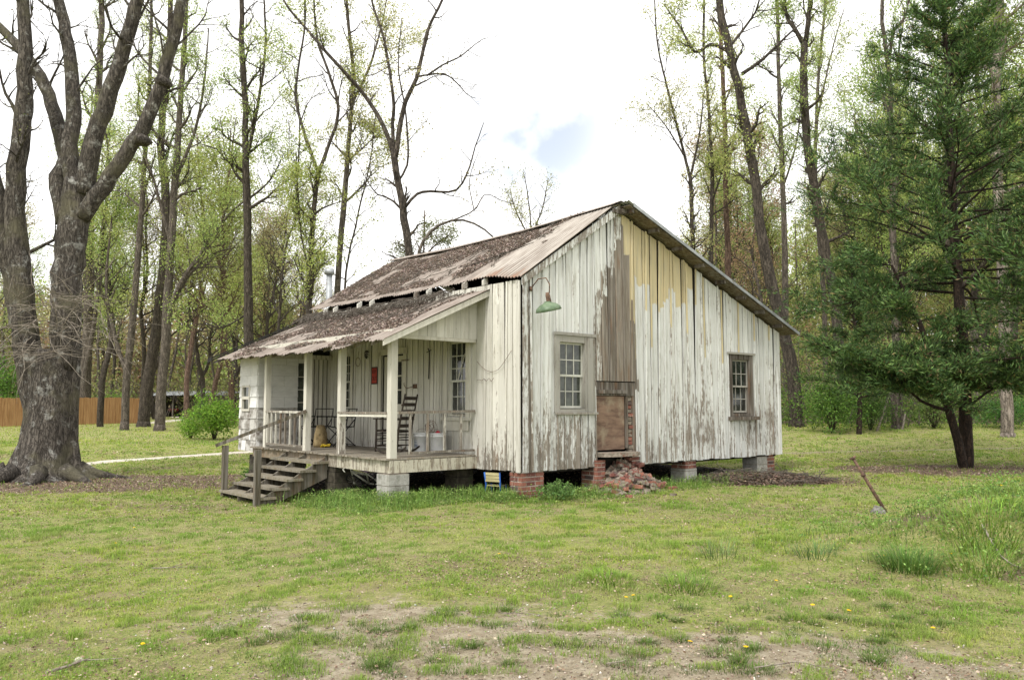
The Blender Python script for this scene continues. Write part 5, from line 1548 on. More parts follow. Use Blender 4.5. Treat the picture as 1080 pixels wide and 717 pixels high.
# ---- the big oak at the left
Yo = OAK.y; k = Yo / F
T = Tree(101, leaf_n=2, leaf=.05, spread=.12, lv=3, dens=1.1, twig=.005, upb=.25, kr=.17)
ox, oy, oz = OAK.x, OAK.y, g(OAK.x, OAK.y)
def flare(mb, c, prof, n=44, lobes=7, seed=1):
    rr = random.Random(seed); ph = [rr.uniform(0, 6) for _ in range(4)]; rings = []
    for (z, rx, ry, fl, dx) in prof:
        ring = []
        for j in range(n):
            a = 2 * PI * j / n
            rg_ = 1 + fl * (.55 * math.sin(lobes * a + ph[0]) + .35 * math.sin((lobes - 3) * a + ph[1]) + .25 * math.sin(13 * a + ph[2])) + rr.uniform(-.015, .015)
            ring.append(mb.vert((c[0] + dx + rx * rg_ * math.cos(a), c[1] + ry * rg_ * math.sin(a), c[2] + z)))
        rings.append(ring)
    for A, B in zip(rings, rings[1:]):
        for j in range(n): mb.face((A[j], A[(j + 1) % n], B[(j + 1) % n], B[j]), 0, True)
    mb.face(rings[-1])
flare(T.mb, (ox, oy, oz), [(-.3, 1.58, 1.21, .20, -.08), (-.02, 1.23, 0.98, .26, -.05), (.13, 0.97, 0.82, .20, -.02), (.38, 0.78, 0.69, .12, .04), (.9, 0.64, 0.60, .07, .10), (1.5, 0.60, 0.54, .07, .13), (2.1, 0.63, 0.52, .07, .10), (2.6, 0.70, 0.48, .07, .05), (2.95, 0.69, 0.39, .07, .02), (3.2, 0.47, 0.23, .06, .0)], seed=4)
for a in (-2.7, -1.9, -1.2, -.5, .2, 3.5):          # surface roots
    d = Vector((math.cos(a), math.sin(a), 0)); P = [Vector((ox, oy, 0)) + d * u for u in (.8, 1.2, 1.6, 2.15)]
    for i, p in enumerate(P): p += Vector((-d.y, d.x, 0)) * random.uniform(-.1, .1) * i; p.z = g(p.x, p.y) + (.22, .09, .02, -.06)[i]
    T.mb.tube(P, [.22, .15, .10, .05], 8, rough=.1)
def ol(pts, r0, r1, dy=0, dy2=0, **kw):
    P = [at(px, py, Yo + dy + (dy2 - dy) * i / (len(pts) - 1)) for i, (px, py) in enumerate(pts)]
    return T.limb(P, r0 * k * .80, r1 * k * .82, n=14, rough=.05, **kw)
ol([(44, 450), (34, 400), (25, 345), (20, 280), (15, 210), (23, 140), (26, 80), (24, 0), (18, -90)], 18.6, 5.0, .0, -.6, kids=9, kstart=.3, klen=2.2)
ol([(24, 345), (17, 300), (4, 250), (-12, 180), (-40, 110), (-80, 20)], 16.1, 8.4, .1, -.8, kids=4, klen=2)
ol([(68, 390), (70, 340), (71, 290), (78, 235), (84, 190)], 18.6, 18.9, .0, .1, sub=False)
ol([(70, 235), (60, 190), (70, 170), (58, 120), (42, 80), (15, 45), (-15, 15)], 12.4, 4.9, .1, .9, kids=8, kstart=.5, klen=2.0)
ol([(80, 215), (74, 160), (77, 120), (75, 72), (68, 30), (60, -10), (48, -90)], 11.8, 4.9, .05, .5, kids=9, kstart=.35, klen=2.1)
ol([(88, 205), (96, 160), (112, 110), (126, 66), (138, 25), (150, -20), (168, -100)], 13.0, 5.6, .0, -.3, kids=9, kstart=.35, klen=2.2)
ol([(86, 230), (108, 198), (132, 164), (152, 132), (166, 100), (178, 62), (188, 20), (196, -20), (210, -90)], 11.2, 4.9, .0, -.5, kids=10, kstart=.4, klen=2.2)
for c in (at(172, 87, Yo - .3), at(150, 148, Yo - .3)): T.mb.tube([c + Vector((0, 0, -.12)), c, c + Vector((.05, 0, .12))], [.16, .24, .15], 9, rough=.15)
# fine dead shoots springing from the burr at breast height
SH = MB()
for i in range(85):
    a0 = at(random.uniform(15, 90), random.uniform(310, 375), Yo - .66); an = random.uniform(-1.9, 1.9)
    d = Vector((math.sin(an), -random.uniform(.1, .6), math.cos(an) * random.uniform(-.4, .7))).normalized()
    P = [a0]; sc_l = random.uniform(.5, 1.35)
    for j in range(7): d = (d + Vector((random.gauss(0, .22), random.gauss(0, .15), random.gauss(0, .16) - .05))).normalized(); P.append(P[-1] + d * random.uniform(.15, .38) * sc_l)
    SH.tube([p - Vector((ox, oy, oz)) for p in P], [.010, .009, .008, .007, .006, .005, .004, .0025], 4)
    q = P[3]; SH.tube([q - Vector((ox, oy, oz)), q + Vector((random.gauss(0, .3), -.1, random.gauss(0, .3))) - Vector((ox, oy, oz))], [.005, .002], 3)
oak = T.build('oak_tree', (ox, oy, oz), 'bark_oak', [(.20, .17, .09), (.17, .19, .07)], 'massive old oak with a lichen spotted double trunk and spreading limbs at the left', leaf_frac=.5)

o_ = SH.build('dead_shoots', M['stick'], oak); o_['kind'] = 'stuff'

# ---- individual woodland trees read off the photograph
def wtree(label, Y, limbs, seed, bark='bark_grey', cols=YG, name='hardwood_tree', leaf_frac=.72, leaf_n=9, leaf=.088, dens=1.4, lv=3, spread=.20, group=None, base=None, klen=None, kids=None, upb=.35, leaves=True):
    """limbs: list of (photo points, width0 px, width1 px)"""
    limbs = [(a, b * .86, c * .86) for a, b, c in limbs]; T = Tree(seed, leaf_n, leaf, spread, lv, dens, upb=upb, twig=max(.006, .00022 * Y)); kk = Y / F; rr = random.Random(seed + 1); p0 = None
    for i, (pts, w0, w1) in enumerate(limbs):
        P = D(pts, Y, 0 if i == 0 else .5, rr)
        if i == 0:
            P = base_fix(P); p0 = P[0].copy()
            T.mb.tube([p0 + Vector((0, 0, -.1)), p0 + Vector((0, 0, .45)), p0 + (P[1] - p0) * .25], [w0 * kk * .72, w0 * kk * .56, w0 * kk * .5], 10, rough=.08)
        T.limb(P, w0 * kk / 2, w1 * kk / 2, n=10 if i == 0 else 8, rough=.06, kstart=.45 if i == 0 else .2, klen=klen or Y * .068, kids=kids or (14 if i == 0 else 8))
    p0.z = g(p0.x, p0.y)
    return T.build(name, tuple(p0), bark, cols, label, 'tree', group, leaf_frac, leaves=leaves)

wtree('slender bark covered tree with a forked crown just right of the big oak', 46, [([(131, 457), (134, 400), (141, 330), (147, 250), (152, 180), (158, 90), (160, -20)], 10, 3), ([(134, 395), (120, 350), (112, 300), (118, 230)], 6, 2)], 201, 'bark_grey', YG, leaf_frac=.6)
wtree('gray trunk tree with long limbs reaching right, in front of the shed', 45, [([(168, 459), (171, 410), (176, 340), (180, 270), (185, 190), (190, 110), (196, 20), (198, -60)], 13, 4), ([(176, 345), (187, 306), (215, 262), (240, 228), (258, 212)], 7, 2), ([(178, 330), (200, 290), (225, 268), (246, 262)], 5, 1.5), ([(181, 260), (165, 200), (150, 150), (146, 90)], 5, 1.5), ([(185, 190), (205, 140), (215, 90), (220, 30)], 5, 1.5)], 202, 'bark_grey', GR, leaf_frac=.75, leaf_n=6)
wtree('dark mossy leaning trunk between the board fence and the gray tree', 50, [([(151, 451), (155, 410), (165, 350), (172, 290), (175, 220), (170, 140), (178, 40), (180, -60)], 15, 5)], 203, 'bark_dark', YG, leaf_frac=.7)
wtree('thick straight trunk rising behind the board fence beside the oak', 62, [([(90, 446), (91, 380), (94, 300), (96, 200), (104, 100), (108, -20)], 14, 6)], 204, 'bark_grey', GR, leaf_frac=.8)
wtree('tall straight dark tree rising behind the left end of the porch roof', 40, [([(262, 448), (262, 350), (261, 260), (260, 180), (258, 100), (255, 40), (256, -60)], 13, 5), ([(260, 170), (272, 110), (280, 50), (278, -10)], 5, 2), ([(262, 330), (235, 345), (212, 338)], 3, 1), ([(262, 210), (285, 190), (300, 160)], 3, 1)], 205, 'bark_dark', GR, leaf_frac=.7, leaf_n=6)
wtree('forked tree with two crooked stems behind the low end of the roof', 36, [([(328, 445), (326, 350), (327, 290), (331, 220), (336, 180)], 8, 6), ([(336, 182), (324, 150), (312, 105), (315, 70), (322, 20), (318, -40)], 4.5, 1.5), ([(336, 182), (346, 155), (357, 117), (346, 75), (334, 38), (330, -30)], 5, 1.8), ([(327, 290), (318, 250), (314, 200), (312, 160)], 3, 1.2)], 206, 'bark_dark', YG, leaf_frac=.75, lv=3)
wtree('tall pale green barked tree standing straight behind the middle of the roof', 38, [([(352, 445), (354, 350), (357, 285), (364, 200), (370, 125), (373, 83), (368, 30), (362, -50)], 10, 3), ([(366, 170), (384, 155), (402, 138)], 3, 1), ([(371, 110), (390, 70), (404, 20), (410, -20)], 4, 1.2)], 207, 'bark_grey', YG2, leaf_frac=.8)
wtree('very thin pole like tree leaning right behind the roof', 37, [([(361, 445), (364, 300), (376, 234), (386, 192), (392, 160), (396, 120)], 4, 1.2)], 208, 'bark_dark', YG, leaf_frac=.6, leaf_n=3)
wtree('thin leaning sapling that meets the forked tree behind the porch roof', 40, [([(292, 445), (293, 370), (297, 300), (304, 250), (320, 222), (330, 205)], 5, 2), ([(311, 240), (313, 200), (316, 130), (310, 70)], 3, 1)], 209, 'bark_dark', YG, leaf_frac=.6, leaf_n=3)
wtree('big spreading tree with several dark limbs standing over the roof ridge', 27, [([(440, 440), (436, 330), (432, 270), (424, 215), (418, 180), (415, 158)], 13, 8), ([(416, 165), (405, 134), (384, 100), (351, 63), (325, 33), (300, 2), (285, -40)], 6, 2), ([(415, 160), (414, 130), (415, 105), (405, 42), (392, 0), (388, -50)], 5, 2), ([(417, 165), (426, 113), (440, 80), (451, 33), (468, -5), (480, -60)], 7, 2), ([(440, 81), (468, 78), (482, 88), (493, 100), (502, 104)], 2.6, .8), ([(450, 80), (468, 68), (485, 60), (505, 44), (514, 40)], 2.6, .8), ([(428, 218), (438, 206), (450, 202), (480, 201), (494, 180), (501, 155), (510, 130)], 4, 1), ([(427, 225), (412, 210), (398, 205), (388, 192)], 3.4, 1), ([(421, 190), (430, 170), (428, 120), (420, 70), (424, 20)], 3, 1)], 210, 'bark_dark', OL, leaf_frac=.28, leaf_n=2, leaf=.08, klen=1.3, dens=.9)
wtree('curved gray branched tree just behind the roof ridge right of the spreading tree', 26, [([(444, 440), (443, 330), (442, 268), (448, 252), (462, 238), (484, 232), (505, 238), (520, 250)], 8, 2), ([(476, 233), (500, 222), (512, 205), (530, 212), (552, 218)], 2, .7), ([(500, 222), (495, 190), (505, 160)], 1.4, .6)], 211, 'bark_grey', OL, leaf_frac=.15, leaf_n=1, leaf=.07, klen=.9, dens=.7)
wtree('small bushy pine seen just above the roof behind the spreading tree', 44, [([(446, 445), (446, 330), (447, 270), (448, 222)], 5, 1.5), ([(447, 290), (430, 262), (415, 256)], 2.5, 1), ([(448, 270), (462, 256), (474, 248)], 2.5, 1)], 212, 'bark_pine', [(.17, .20, .08), (.24, .26, .11)], name='pine_tree', leaf_frac=.6, leaf_n=7, leaf=.10, klen=1.5, spread=.22, upb=.2)
wtree('small airy yellow green tree showing above the ridge near the middle', 50, [([(562, 445), (561, 300), (560, 240), (556, 200), (552, 182)], 5, 1), ([(560, 250), (572, 220), (578, 190)], 2.5, .8), ([(561, 255), (545, 225), (538, 200)], 2.5, .8)], 213, 'bark_grey', YG2, leaf_frac=.8, leaf_n=3, klen=1.6)
# right hand side
wtree('thin forked tree with pale leaves at the open edge of the right woods', 40, [([(733, 445), (732, 300), (730, 240), (728, 185)], 7, 5), ([(728, 188), (716, 140), (703, 90), (694, 50), (690, 0)], 4, 1.5), ([(728, 188), (738, 140), (742, 100)], 3.5, 1.2), ([(722, 165), (700, 130), (682, 110)], 2.5, .8)], 221, 'bark_dark', YG2, leaf_frac=.85, leaf_n=4, klen=2)
wtree('mossy thin trunk between the forked tree and the reddish trunk', 42, [([(750, 445), (749, 300), (750, 240), (751, 180), (747, 110), (742, 50), (744, -30)], 7.5, 2.5), ([(750, 215), (762, 180), (770, 150)], 3, 1)], 222, 'bark_dark', YG, leaf_frac=.8, klen=1.8)
wtree('straight reddish trunk rising above the roof slope', 44, [([(771, 445), (768, 290), (765, 190), (764, 110), (760, 40), (758, -60)], 9, 4)], 223, 'bark_pine', YG2, leaf_frac=.8, klen=2)
wtree('big dark leaning trunk that bends left above the end of the roof', 34, [([(840, 441), (836, 395), (824, 340), (806, 265), (796, 190), (782, 110), (769, 52), (760, 10), (755, -60)], 16, 8), ([(769, 55), (750, 47), (733, 55), (718, 30), (700, 5)], 5, 1.5), ([(783, 78), (805, 62), (830, 38), (845, 25)], 5, 1.5), ([(771, 48), (785, 30), (798, 10), (805, -20)], 4, 1.5)], 224, 'bark_dark', YG, leaf_frac=.5, klen=1.7)
wtree('slim straight trunk standing right of the big leaning trunk', 42, [([(829, 442), (828, 300), (826, 210), (822, 110), (820, 20), (818, -50)], 9, 3.5), ([(825, 200), (840, 150), (846, 90)], 3, 1)], 225, 'bark_grey', GR, leaf_frac=.85, klen=2)
wtree('dark tree that forks into a wide Y high above the right woods', 37, [([(890, 441), (882, 330), (866, 240), (853, 165), (848, 105), (848, 45)], 13, 9), ([(848, 48), (838, 30), (829, 15), (826, -30)], 6, 3), ([(849, 45), (853, 20), (856, -30)], 7, 3.5), ([(865, 240), (880, 200), (905, 170)], 3, 1)], 226, 'bark_dark', GR, leaf_frac=.6, klen=1.7)
wtree('thin trunk with upswept limbs close behind the wide Y tree', 45, [([(872, 441), (868, 300), (860, 200), (862, 100), (870, 10), (872, -40)], 7, 2.5), ([(861, 130), (876, 60), (890, 10)], 3, 1)], 227, 'bark_grey', YG, leaf_frac=.8, klen=2)
wtree('bare tree with crooked upturned limbs left of the cedar top', 33, [([(944, 440), (943, 300), (940, 130), (937, 70), (930, 20), (934, -30)], 9, 4), ([(938, 60), (944, 30), (955, 18), (960, -20)], 4, 2), ([(940, 130), (925, 80), (912, 50)], 3, 1), ([(940, 200), (912, 160), (900, 120)], 3, 1)], 228, 'bark_grey', GR, leaf_frac=.3, klen=1.5)
wtree('pale bare pine trunk showing behind the cedar near the right edge', 30, [([(1062, 440), (1056, 250), (1049, 120), (1052, 60), (1054, 0), (1056, -60)], 14, 10), ([(1052, 62), (1068, 50), (1085, 42)], 4, 1.5), ([(1051, 70), (1036, 66), (1030, 60)], 3, 1.5)], 229, 'bark_pale', [(.22, .28, .05), (.17, .24, .05)], name='pine_tree', leaf_frac=.9, leaf_n=8, klen=2.6)
wtree('two stemmed bare trunk standing low at the woods edge behind the cedar', 34, [([(950, 447), (948, 410), (945, 360), (944, 250), (948, 120)], 7, 4), ([(946, 440), (938, 410), (932, 370)], 7, 3)], 230, 'bark_grey', GR, leaf_frac=.8, klen=1.6)

# ---- further woodland trees: six of a kind, copied
protos = []
for q in range(7):
    rr = random.Random(400 + q); H = rr.uniform(20, 26); T = Tree(500 + q, 8, .13, .36, 3, .95, upb=.45, twig=.014)
    x = y = 0; P = [Vector((0, 0, -.4))]
    for i in range(1, 8): x += rr.gauss(0, .35); y += rr.gauss(0, .35); P.append(Vector((x, y, H * i / 7)))
    T.limb(P, rr.uniform(.16, .27), .04, n=8, kids=22, kstart=.30, klen=4.6)
    if q % 2:
        i = rr.randint(3, 4); T.limb([P[i], P[i] + Vector((rr.uniform(-1.5, 1.5), rr.uniform(-1, 1), 3)), P[i] + Vector((rr.uniform(-3, 3), rr.uniform(-2, 2), 9))], .11, .03, n=6, kids=10, klen=2.6)
    cols = [YG, GR, YG2, OL, RB, YG, OL][q]
    protos.append(T.build('woodland_tree', (0, 0, 0), ['bark_grey', 'bark_dark', 'bark_grey', 'bark_dark', 'bark_grey', 'bark_pine', 'bark_grey'][q], cols, 'x', leaf_frac=[.8, .8, .8, .5, .5, .9, .6][q]))
used = [False] * 7
LB = {'l': ('slim woodland tree in the open wood behind the yard at the left', 'woodland trees at the left'),
      'm': ('woodland tree in the wood behind the cottage', 'woodland trees behind the cottage'),
      'r': ('tall slim tree among the dense woods at the right', 'woodland trees at the right')}
rr = random.Random(77)
def put(q, x, y, key, sc=1.0):
    o = protos[q] if not used[q] else copy_tree(protos[q]); used[q] = True
    o.location = (x, y, g(x, y)); o.rotation_euler = (0, 0, rr.uniform(0, 6.28)); s_ = sc * rr.uniform(.85, 1.12); o.scale = (s_, s_, s_ * rr.uniform(.92, 1.1))
    tag(o, LB[key][0], 'tree', LB[key][1])
for i in range(24):
    px = rr.uniform(-60, 330); Y = rr.uniform(64, 96); a = at(px, 430, Y); put(rr.choice([0, 1, 2, 3, 4, 5, 6, 3, 6]), a.x, Y, 'l', .82)
for i in range(27):
    px = rr.uniform(715, 1180); Y = rr.uniform(42, 74); a = at(px, 430, Y)
    q = 4 if 730 < px < 830 and i % 2 else rr.choice([0, 1, 2, 5, 1, 3]); put(q, a.x, Y, 'r', 1.0 if px > 740 else .8)
for i in range(26):
    px = rr.uniform(705, 1150); Y = rr.uniform(62, 92); a = at(px, 430, Y); put(rr.choice([0, 2, 5, 2, 4, 1, 6]), a.x, Y, 'r', (.72 if px < 760 else .95))
for i in range(5):
    px = rr.uniform(50, 335); Y = rr.uniform(50, 62); a = at(px, 430, Y); put(rr.choice([0, 1, 2, 5]), a.x, Y, 'l', .95)
for (px, Y, sc) in ((345, 100, .62), (385, 100, .50), (415, 95, .42), (650, 110, .45), (690, 90, .66), (590, 110, .36), (480, 110, .40)):
    a = at(px, 430, Y); put(rr.choice([0, 2, 3, 6]), a.x, Y, 'm', sc)
for q in range(7):
    if not used[q]: put(q, 60 + q, 70, 'r')

# ---- distant wood: one hazy mass of stems and young leaves
n = 340000; rg = np.random.default_rng(5)
ax = rg.uniform(-.80, .88, n); Y = rg.uniform(84, 150, n); X = ax * Y
pxx = 540 + ax * F
hmax = np.interp(pxx, [-150, 0, 200, 330, 400, 470, 560, 640, 700, 760, 850, 1000, 1300], [17, 16, 15, 14, 9, 6, 5, 7, 12, 22, 25, 25, 24]) * (Y / 110)
hmax *= .62 + .7 * fbm(X * .13, Y * .05, 8, 3)
Z = gz(X, Y) + hmax * rg.random(n) ** 1.2
kf = fbm(X * .22 + 5, Z * .25, 12, 3) > .36
X, Y, Z, ax = X[kf], Y[kf], Z[kf], ax[kf]; n = len(X)
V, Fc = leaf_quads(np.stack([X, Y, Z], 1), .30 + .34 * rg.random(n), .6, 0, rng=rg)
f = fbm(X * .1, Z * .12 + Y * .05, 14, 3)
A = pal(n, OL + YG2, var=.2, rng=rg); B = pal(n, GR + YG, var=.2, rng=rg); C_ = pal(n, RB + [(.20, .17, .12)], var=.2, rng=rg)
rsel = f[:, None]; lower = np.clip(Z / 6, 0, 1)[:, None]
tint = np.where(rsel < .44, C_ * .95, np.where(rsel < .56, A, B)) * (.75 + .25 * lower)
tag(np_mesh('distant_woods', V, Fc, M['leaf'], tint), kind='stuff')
mb = MB(); rr = random.Random(9)
for i in range(520):
    a = rr.uniform(-.8, .88); Y = rr.uniform(76, 140); px = 540 + a * F
    hm = float(np.interp(px, [-150, 330, 400, 470, 560, 640, 700, 760, 1300], [17, 14, 8, 5, 4, 6, 11, 22, 24])) * rr.uniform(.5, 1); x = a * Y; z0 = g(x, Y) - .3
    P = [Vector((x, Y, z0))]
    for j in range(4): P.append(P[-1] + Vector((rr.gauss(0, .35), 0, hm / 4)))
    mb.tube(P, [.17, .15, .12, .09, .05], 4, cap=False)
    for j in range(5):
        q = P[rr.randint(1, 3)].lerp(P[4], rr.random() * .6); mb.tube([q, q + Vector((rr.uniform(-2, 2), 0, rr.uniform(1, 3)))], [.06, .02], 3, cap=False)
tag(mb.build('distant_stems', M['bark_grey']), kind='stuff')

# ---- undergrowth at the foot of the woods
def under(n, a0, a1, y0, y1, hm, cols, name, size, seed, thr=.42, fs=.35):
    rg = np.random.default_rng(seed); y = rg.uniform(y0, y1, n); x = rg.uniform(a0, a1, n) * y
    hh = hm * (.35 + 1.3 * fbm(x * fs, y * fs, seed, 3)); k_ = fbm(x * fs * 1.3, y * fs * 1.3, seed + 5, 3) > thr
    x, y, hh = x[k_], y[k_], hh[k_]; n = len(x); z = gz(x, y) + hh * rg.random(n)
    V, Fc = leaf_quads(np.stack([x, y, z], 1), size * (.6 + .8 * rg.random(n)), .6, 0, rng=rg)
    c = pal(n, cols, var=.22, rng=rg); f = fbm(x * .6, z * .9, seed + 9, 3)[:, None]
    return tag(np_mesh(name, V, Fc, M['leaf'], c * (.6 + .8 * f)), kind='stuff')
under(60000, .25, .85, 35, 60, 4.2, [(.17, .26, .06), (.25, .33, .08), (.12, .18, .05), (.30, .25, .13)], 'undergrowth', .12, 31)
under(26000, .25, .85, 33.5, 40, 1.5, [(.14, .25, .05), (.20, .31, .06), (.10, .16, .04)], 'undergrowth', .10, 33, .45, .6)
under(30000, -.72, -.1, 66, 84, 3.0, [(.22, .28, .08), (.32, .35, .12), (.18, .20, .07), (.32, .27, .15)], 'undergrowth', .20, 35)
under(90000, .20, .9, 56, 84, 8.5, [(.34, .40, .12), (.42, .42, .17), (.26, .30, .10), (.40, .28, .16)], 'undergrowth', .24, 37, .40, .22)
under(50000, -.75, -.17, 84, 104, 8, [(.36, .40, .14), (.42, .40, .18), (.30, .28, .13)], 'undergrowth', .26, 39, .42, .2)
mb = MB(); rr = random.Random(19)
for i in range(700):                                 # tangle of bare shrub stems
    if i < 430: Y = rr.uniform(34, 55); x = rr.uniform(.27, .8) * Y; L0 = rr.uniform(1.5, 5)
    else: Y = rr.uniform(64, 82); x = rr.uniform(-.7, -.15) * Y; L0 = rr.uniform(2, 5)
    p = Vector((x, Y, g(x, Y) - .1)); d = Vector((rr.gauss(0, .35), rr.gauss(0, .2), 1)).normalized(); P = [p]
    for j in range(5): d = (d + Vector((rr.gauss(0, .16), rr.gauss(0, .1), rr.gauss(0, .05)))).normalized(); P.append(P[-1] + d * L0 / 5)
    r_ = rr.uniform(.012, .04); mb.tube(P, [r_, r_ * .9, r_ * .8, r_ * .6, r_ * .4, r_ * .2], 4, cap=False)
    for j in range(4):
        q = P[rr.randint(1, 4)]; e = q + Vector((rr.gauss(0, .6), rr.gauss(0, .3), rr.uniform(.2, 1.2))); mb.tube([q, e], [r_ * .4, r_ * .15], 3, cap=False)
tag(mb.build('bare_thicket', M['twig']), kind='stuff')

# ---- shrubs one can tell apart
def shrub(px, py, n, rad, hh, size, cols, label, name='shrub', **kw):
    p = hit(px, py); p.z = g(p.x, p.y); return leafy(name, p, n, rad, hh, size, cols, label, 'shrub', stems=10, stem_r=.02, **kw)
shrub(226, 464, 5200, 1.35, 2.0, .11, [(.17, .30, .035), (.22, .36, .05), (.11, .22, .03)], 'bright yellow green bush standing left of the cottage')
shrub(201, 463, 1100, .7, 1.0, .10, [(.17, .30, .04), (.22, .35, .06)], 'smaller pale green shoots at the left foot of the bright bush')
shrub(117, 444, 1500, 1.5, 2.3, .14, [(.17, .30, .05), (.22, .35, .07)], 'light green shrub peeping over the board fence')
shrub(6, 447, 3600, 2.6, 5.2, .18, [(.08, .16, .03), (.13, .24, .04)], 'dark leafy shrub over the fence at the left edge')
shrub(220, 444, 1500, 1.3, 2.2, .12, [(.06, .10, .03), (.09, .14, .04)], 'dark green bush beside the shed roof')
shrub(878, 457, 5200, 1.25, 2.1, .085, [(.11, .21, .035), (.15, .27, .05), (.07, .14, .03)], 'fresh green bush at the woods edge right of the cottage corner')
shrub(918, 454, 2600, 1.1, 1.7, .09, [(.08, .15, .035), (.12, .20, .05)], 'dull green bush at the woods edge, second from the cottage corner')
shrub(1062, 452, 2600, 1.3, 1.3, .09, [(.06, .15, .035), (.09, .19, .04)], 'low deep green bush behind the cedar at the right edge')
shrub(985, 452, 1800, 1.0, 1.6, .09, [(.10, .16, .04), (.15, .2, .06)], 'loose olive bush seen between the two cedar stems')

# ---- cedars
def cedar(loc, limbs, seed, H, radius, label, lowf=.29, ne=135):
    rr = random.Random(seed); rg = np.random.default_rng(seed); root = empty('cedar_tree', loc, label=label, cat='tree'); mb = MB(); PT = []; DR = []
    tr = []
    for pts, r0, r1 in limbs:
        T = Tree(seed); out = T.limb(pts, r0, r1, n=9, rough=.08, sub=False); mb.v_off = len(mb.v)
        off = len(mb.v); mb.v += T.mb.v; mb.f += [tuple(i + off for i in f) for f in T.mb.f]; mb.m += T.mb.m; mb.sm += T.mb.sm; tr.append((out, r0, r1))
    main = tr[0][0]
    def spray(p, d, L_, r):
        P = [p.copy()]; dd = d.copy(); m = 7
        for i in range(m):
            dd = (dd + Vector((rr.gauss(0, .12), rr.gauss(0, .12), rr.gauss(0, .06) - .05 + .06 * (i / m)))).normalized(); p = p + dd * (L_ / m); P.append(p.copy())
        mb.tube(P, [max(.004, r * (1 - .85 * i / m)) for i in range(m + 1)], 5, cap=False)
        for i in range(3 if L_ > 1.6 else 2, m + 1):
            for s_ in range(5 if L_ > 1 else 3):
                sd = Vector((rr.gauss(0, 1), rr.gauss(0, 1), rr.gauss(.25, .6))).normalized(); l = min(L_ * .28, .95) * rr.uniform(.4, 1); q0 = P[i]; q1 = q0 + (sd * .8 + dd * .5 + Vector((0, 0, .05))) * l
                mb.tube([q0, q0.lerp(q1, .5) + Vector((0, 0, .03)), q1], [.007, .005, .003], 3, cap=False)
                for u in np.linspace(.15, 1, max(3, int(l / .09))):
                    PT.append(q0.lerp(q1, u)); DR.append((q1 - q0).normalized())
    for j in range(ne):
        u = lowf + (1 - lowf) * ((j + rr.random()) / ne) ** .95; i = min(len(main) - 2, int(u * (len(main) - 1))); p = main[i].lerp(main[i + 1], u * (len(main) - 1) - i)
        v = (u - lowf) / (1 - lowf); Rr = radius * ((1 - v) ** 1.22) * (.55 + .45 * min(1, v * 5 + .5)) * rr.uniform(.55, 1.12) + .25
        az = j * 2.399 + rr.uniform(-.4, .4); el = rr.uniform(-.12, .62) + .6 * v
        spray(p, Vector((math.cos(az) * math.cos(el), math.sin(az) * math.cos(el), math.sin(el))), Rr, .014 + .028 * (1 - v))
    for out, r0, r1 in tr[1:]:
        for j in range(30):
            i = rr.randint(int(len(out) * .45), len(out) - 1); az = rr.uniform(0, 6.28); spray(out[i], Vector((math.cos(az), math.sin(az), rr.uniform(0, .5))).normalized(), rr.uniform(.7, 1.9), .014)
    # a few long low limbs, nearly bare inside
    mb.v = [(x - loc[0], y - loc[1], z - loc[2]) for x, y, z in mb.v]
    mb.build('trunk', M['bark_cedar'], root)
    P = np.array([tuple(p) for p in PT]); Dn = np.array([tuple(d) for d in DR]); k_ = 5
    P = np.repeat(P, k_, 0) + rg.normal(size=(len(P) * k_, 3)) * .06 - np.array(tuple(loc)); Dn = np.repeat(Dn, k_, 0) + np.array([0, 0, .2])
    V, Fc = leaf_quads(P, .085 + .085 * rg.random(len(P)), .20, 0, dirs=Dn, rng=rg)
    f = fbm(P[:, 0] * 1.2 + 4, P[:, 2] * 1.2 + P[:, 1], 3)[:, None]
    np_mesh('crown', V, Fc, M['needle'], pal(len(P), [(.050, .10, .030), (.082, .15, .042), (.15, .235, .065), (.22, .17, .08)], [4, 4, 2.2, .5], .2, rg) * (.75 + .5 * f), root)
    return root
Yc = CED.y; kc = Yc / F
cb = Vector((CED.x, CED.y, g(CED.x, CED.y)))
CL = [([cb + Vector((0.03, 0, -.2))] + D([(1019, 440), (1014, 350), (1009, 270), (1004, 190), (1000, 110), (996, 20), (994, -60), (993, -110)], Yc), .17, .02),
      ([cb + Vector((-.06, -.05, -.2))] + D([(1012, 470), (998, 425), (985, 385), (972, 345), (955, 310), (940, 280)], Yc - .3), .125, .03),
      (D([(998, 432), (975, 425), (955, 408), (940, 392), (915, 380)], Yc - .4), .045, .012),
      (D([(1000, 418), (985, 410), (965, 402), (955, 388)], Yc - .2), .035, .01),
      (D([(1020, 430), (1035, 418), (1055, 405), (1080, 385)], Yc - .2), .035, .01)]
cedar(tuple(cb), CL, 61, 14, 4.3, 'large dark green cedar with a split trunk standing in the right of the yard')
c2 = hit(1150, 505); c2 = Vector((c2.x, c2.y, g(c2.x, c2.y)))
cedar(tuple(c2), [([c2 + Vector((0, 0, -.2)), c2 + Vector((.1, 0, 3)), c2 + Vector((0, .1, 6)), c2 + Vector((0, 0, 9.2))], .15, .02)], 62, 9.2, 3.1, 'second dark cedar whose branches reach in at the right edge', ne=100)
c3 = at(905, 440, 31); c3.z = g(c3.x, c3.y)
cedar(tuple(c3), [([c3 + Vector((0, 0, -.2)), c3 + Vector((.1, 0, 2.5)), c3 + Vector((0, .1, 5)), c3 + Vector((0, 0, 7.2))], .11, .02)], 63, 7, 2.3, 'smaller cedar behind the big cedar, on the side towards the cottage', lowf=.22, ne=60)

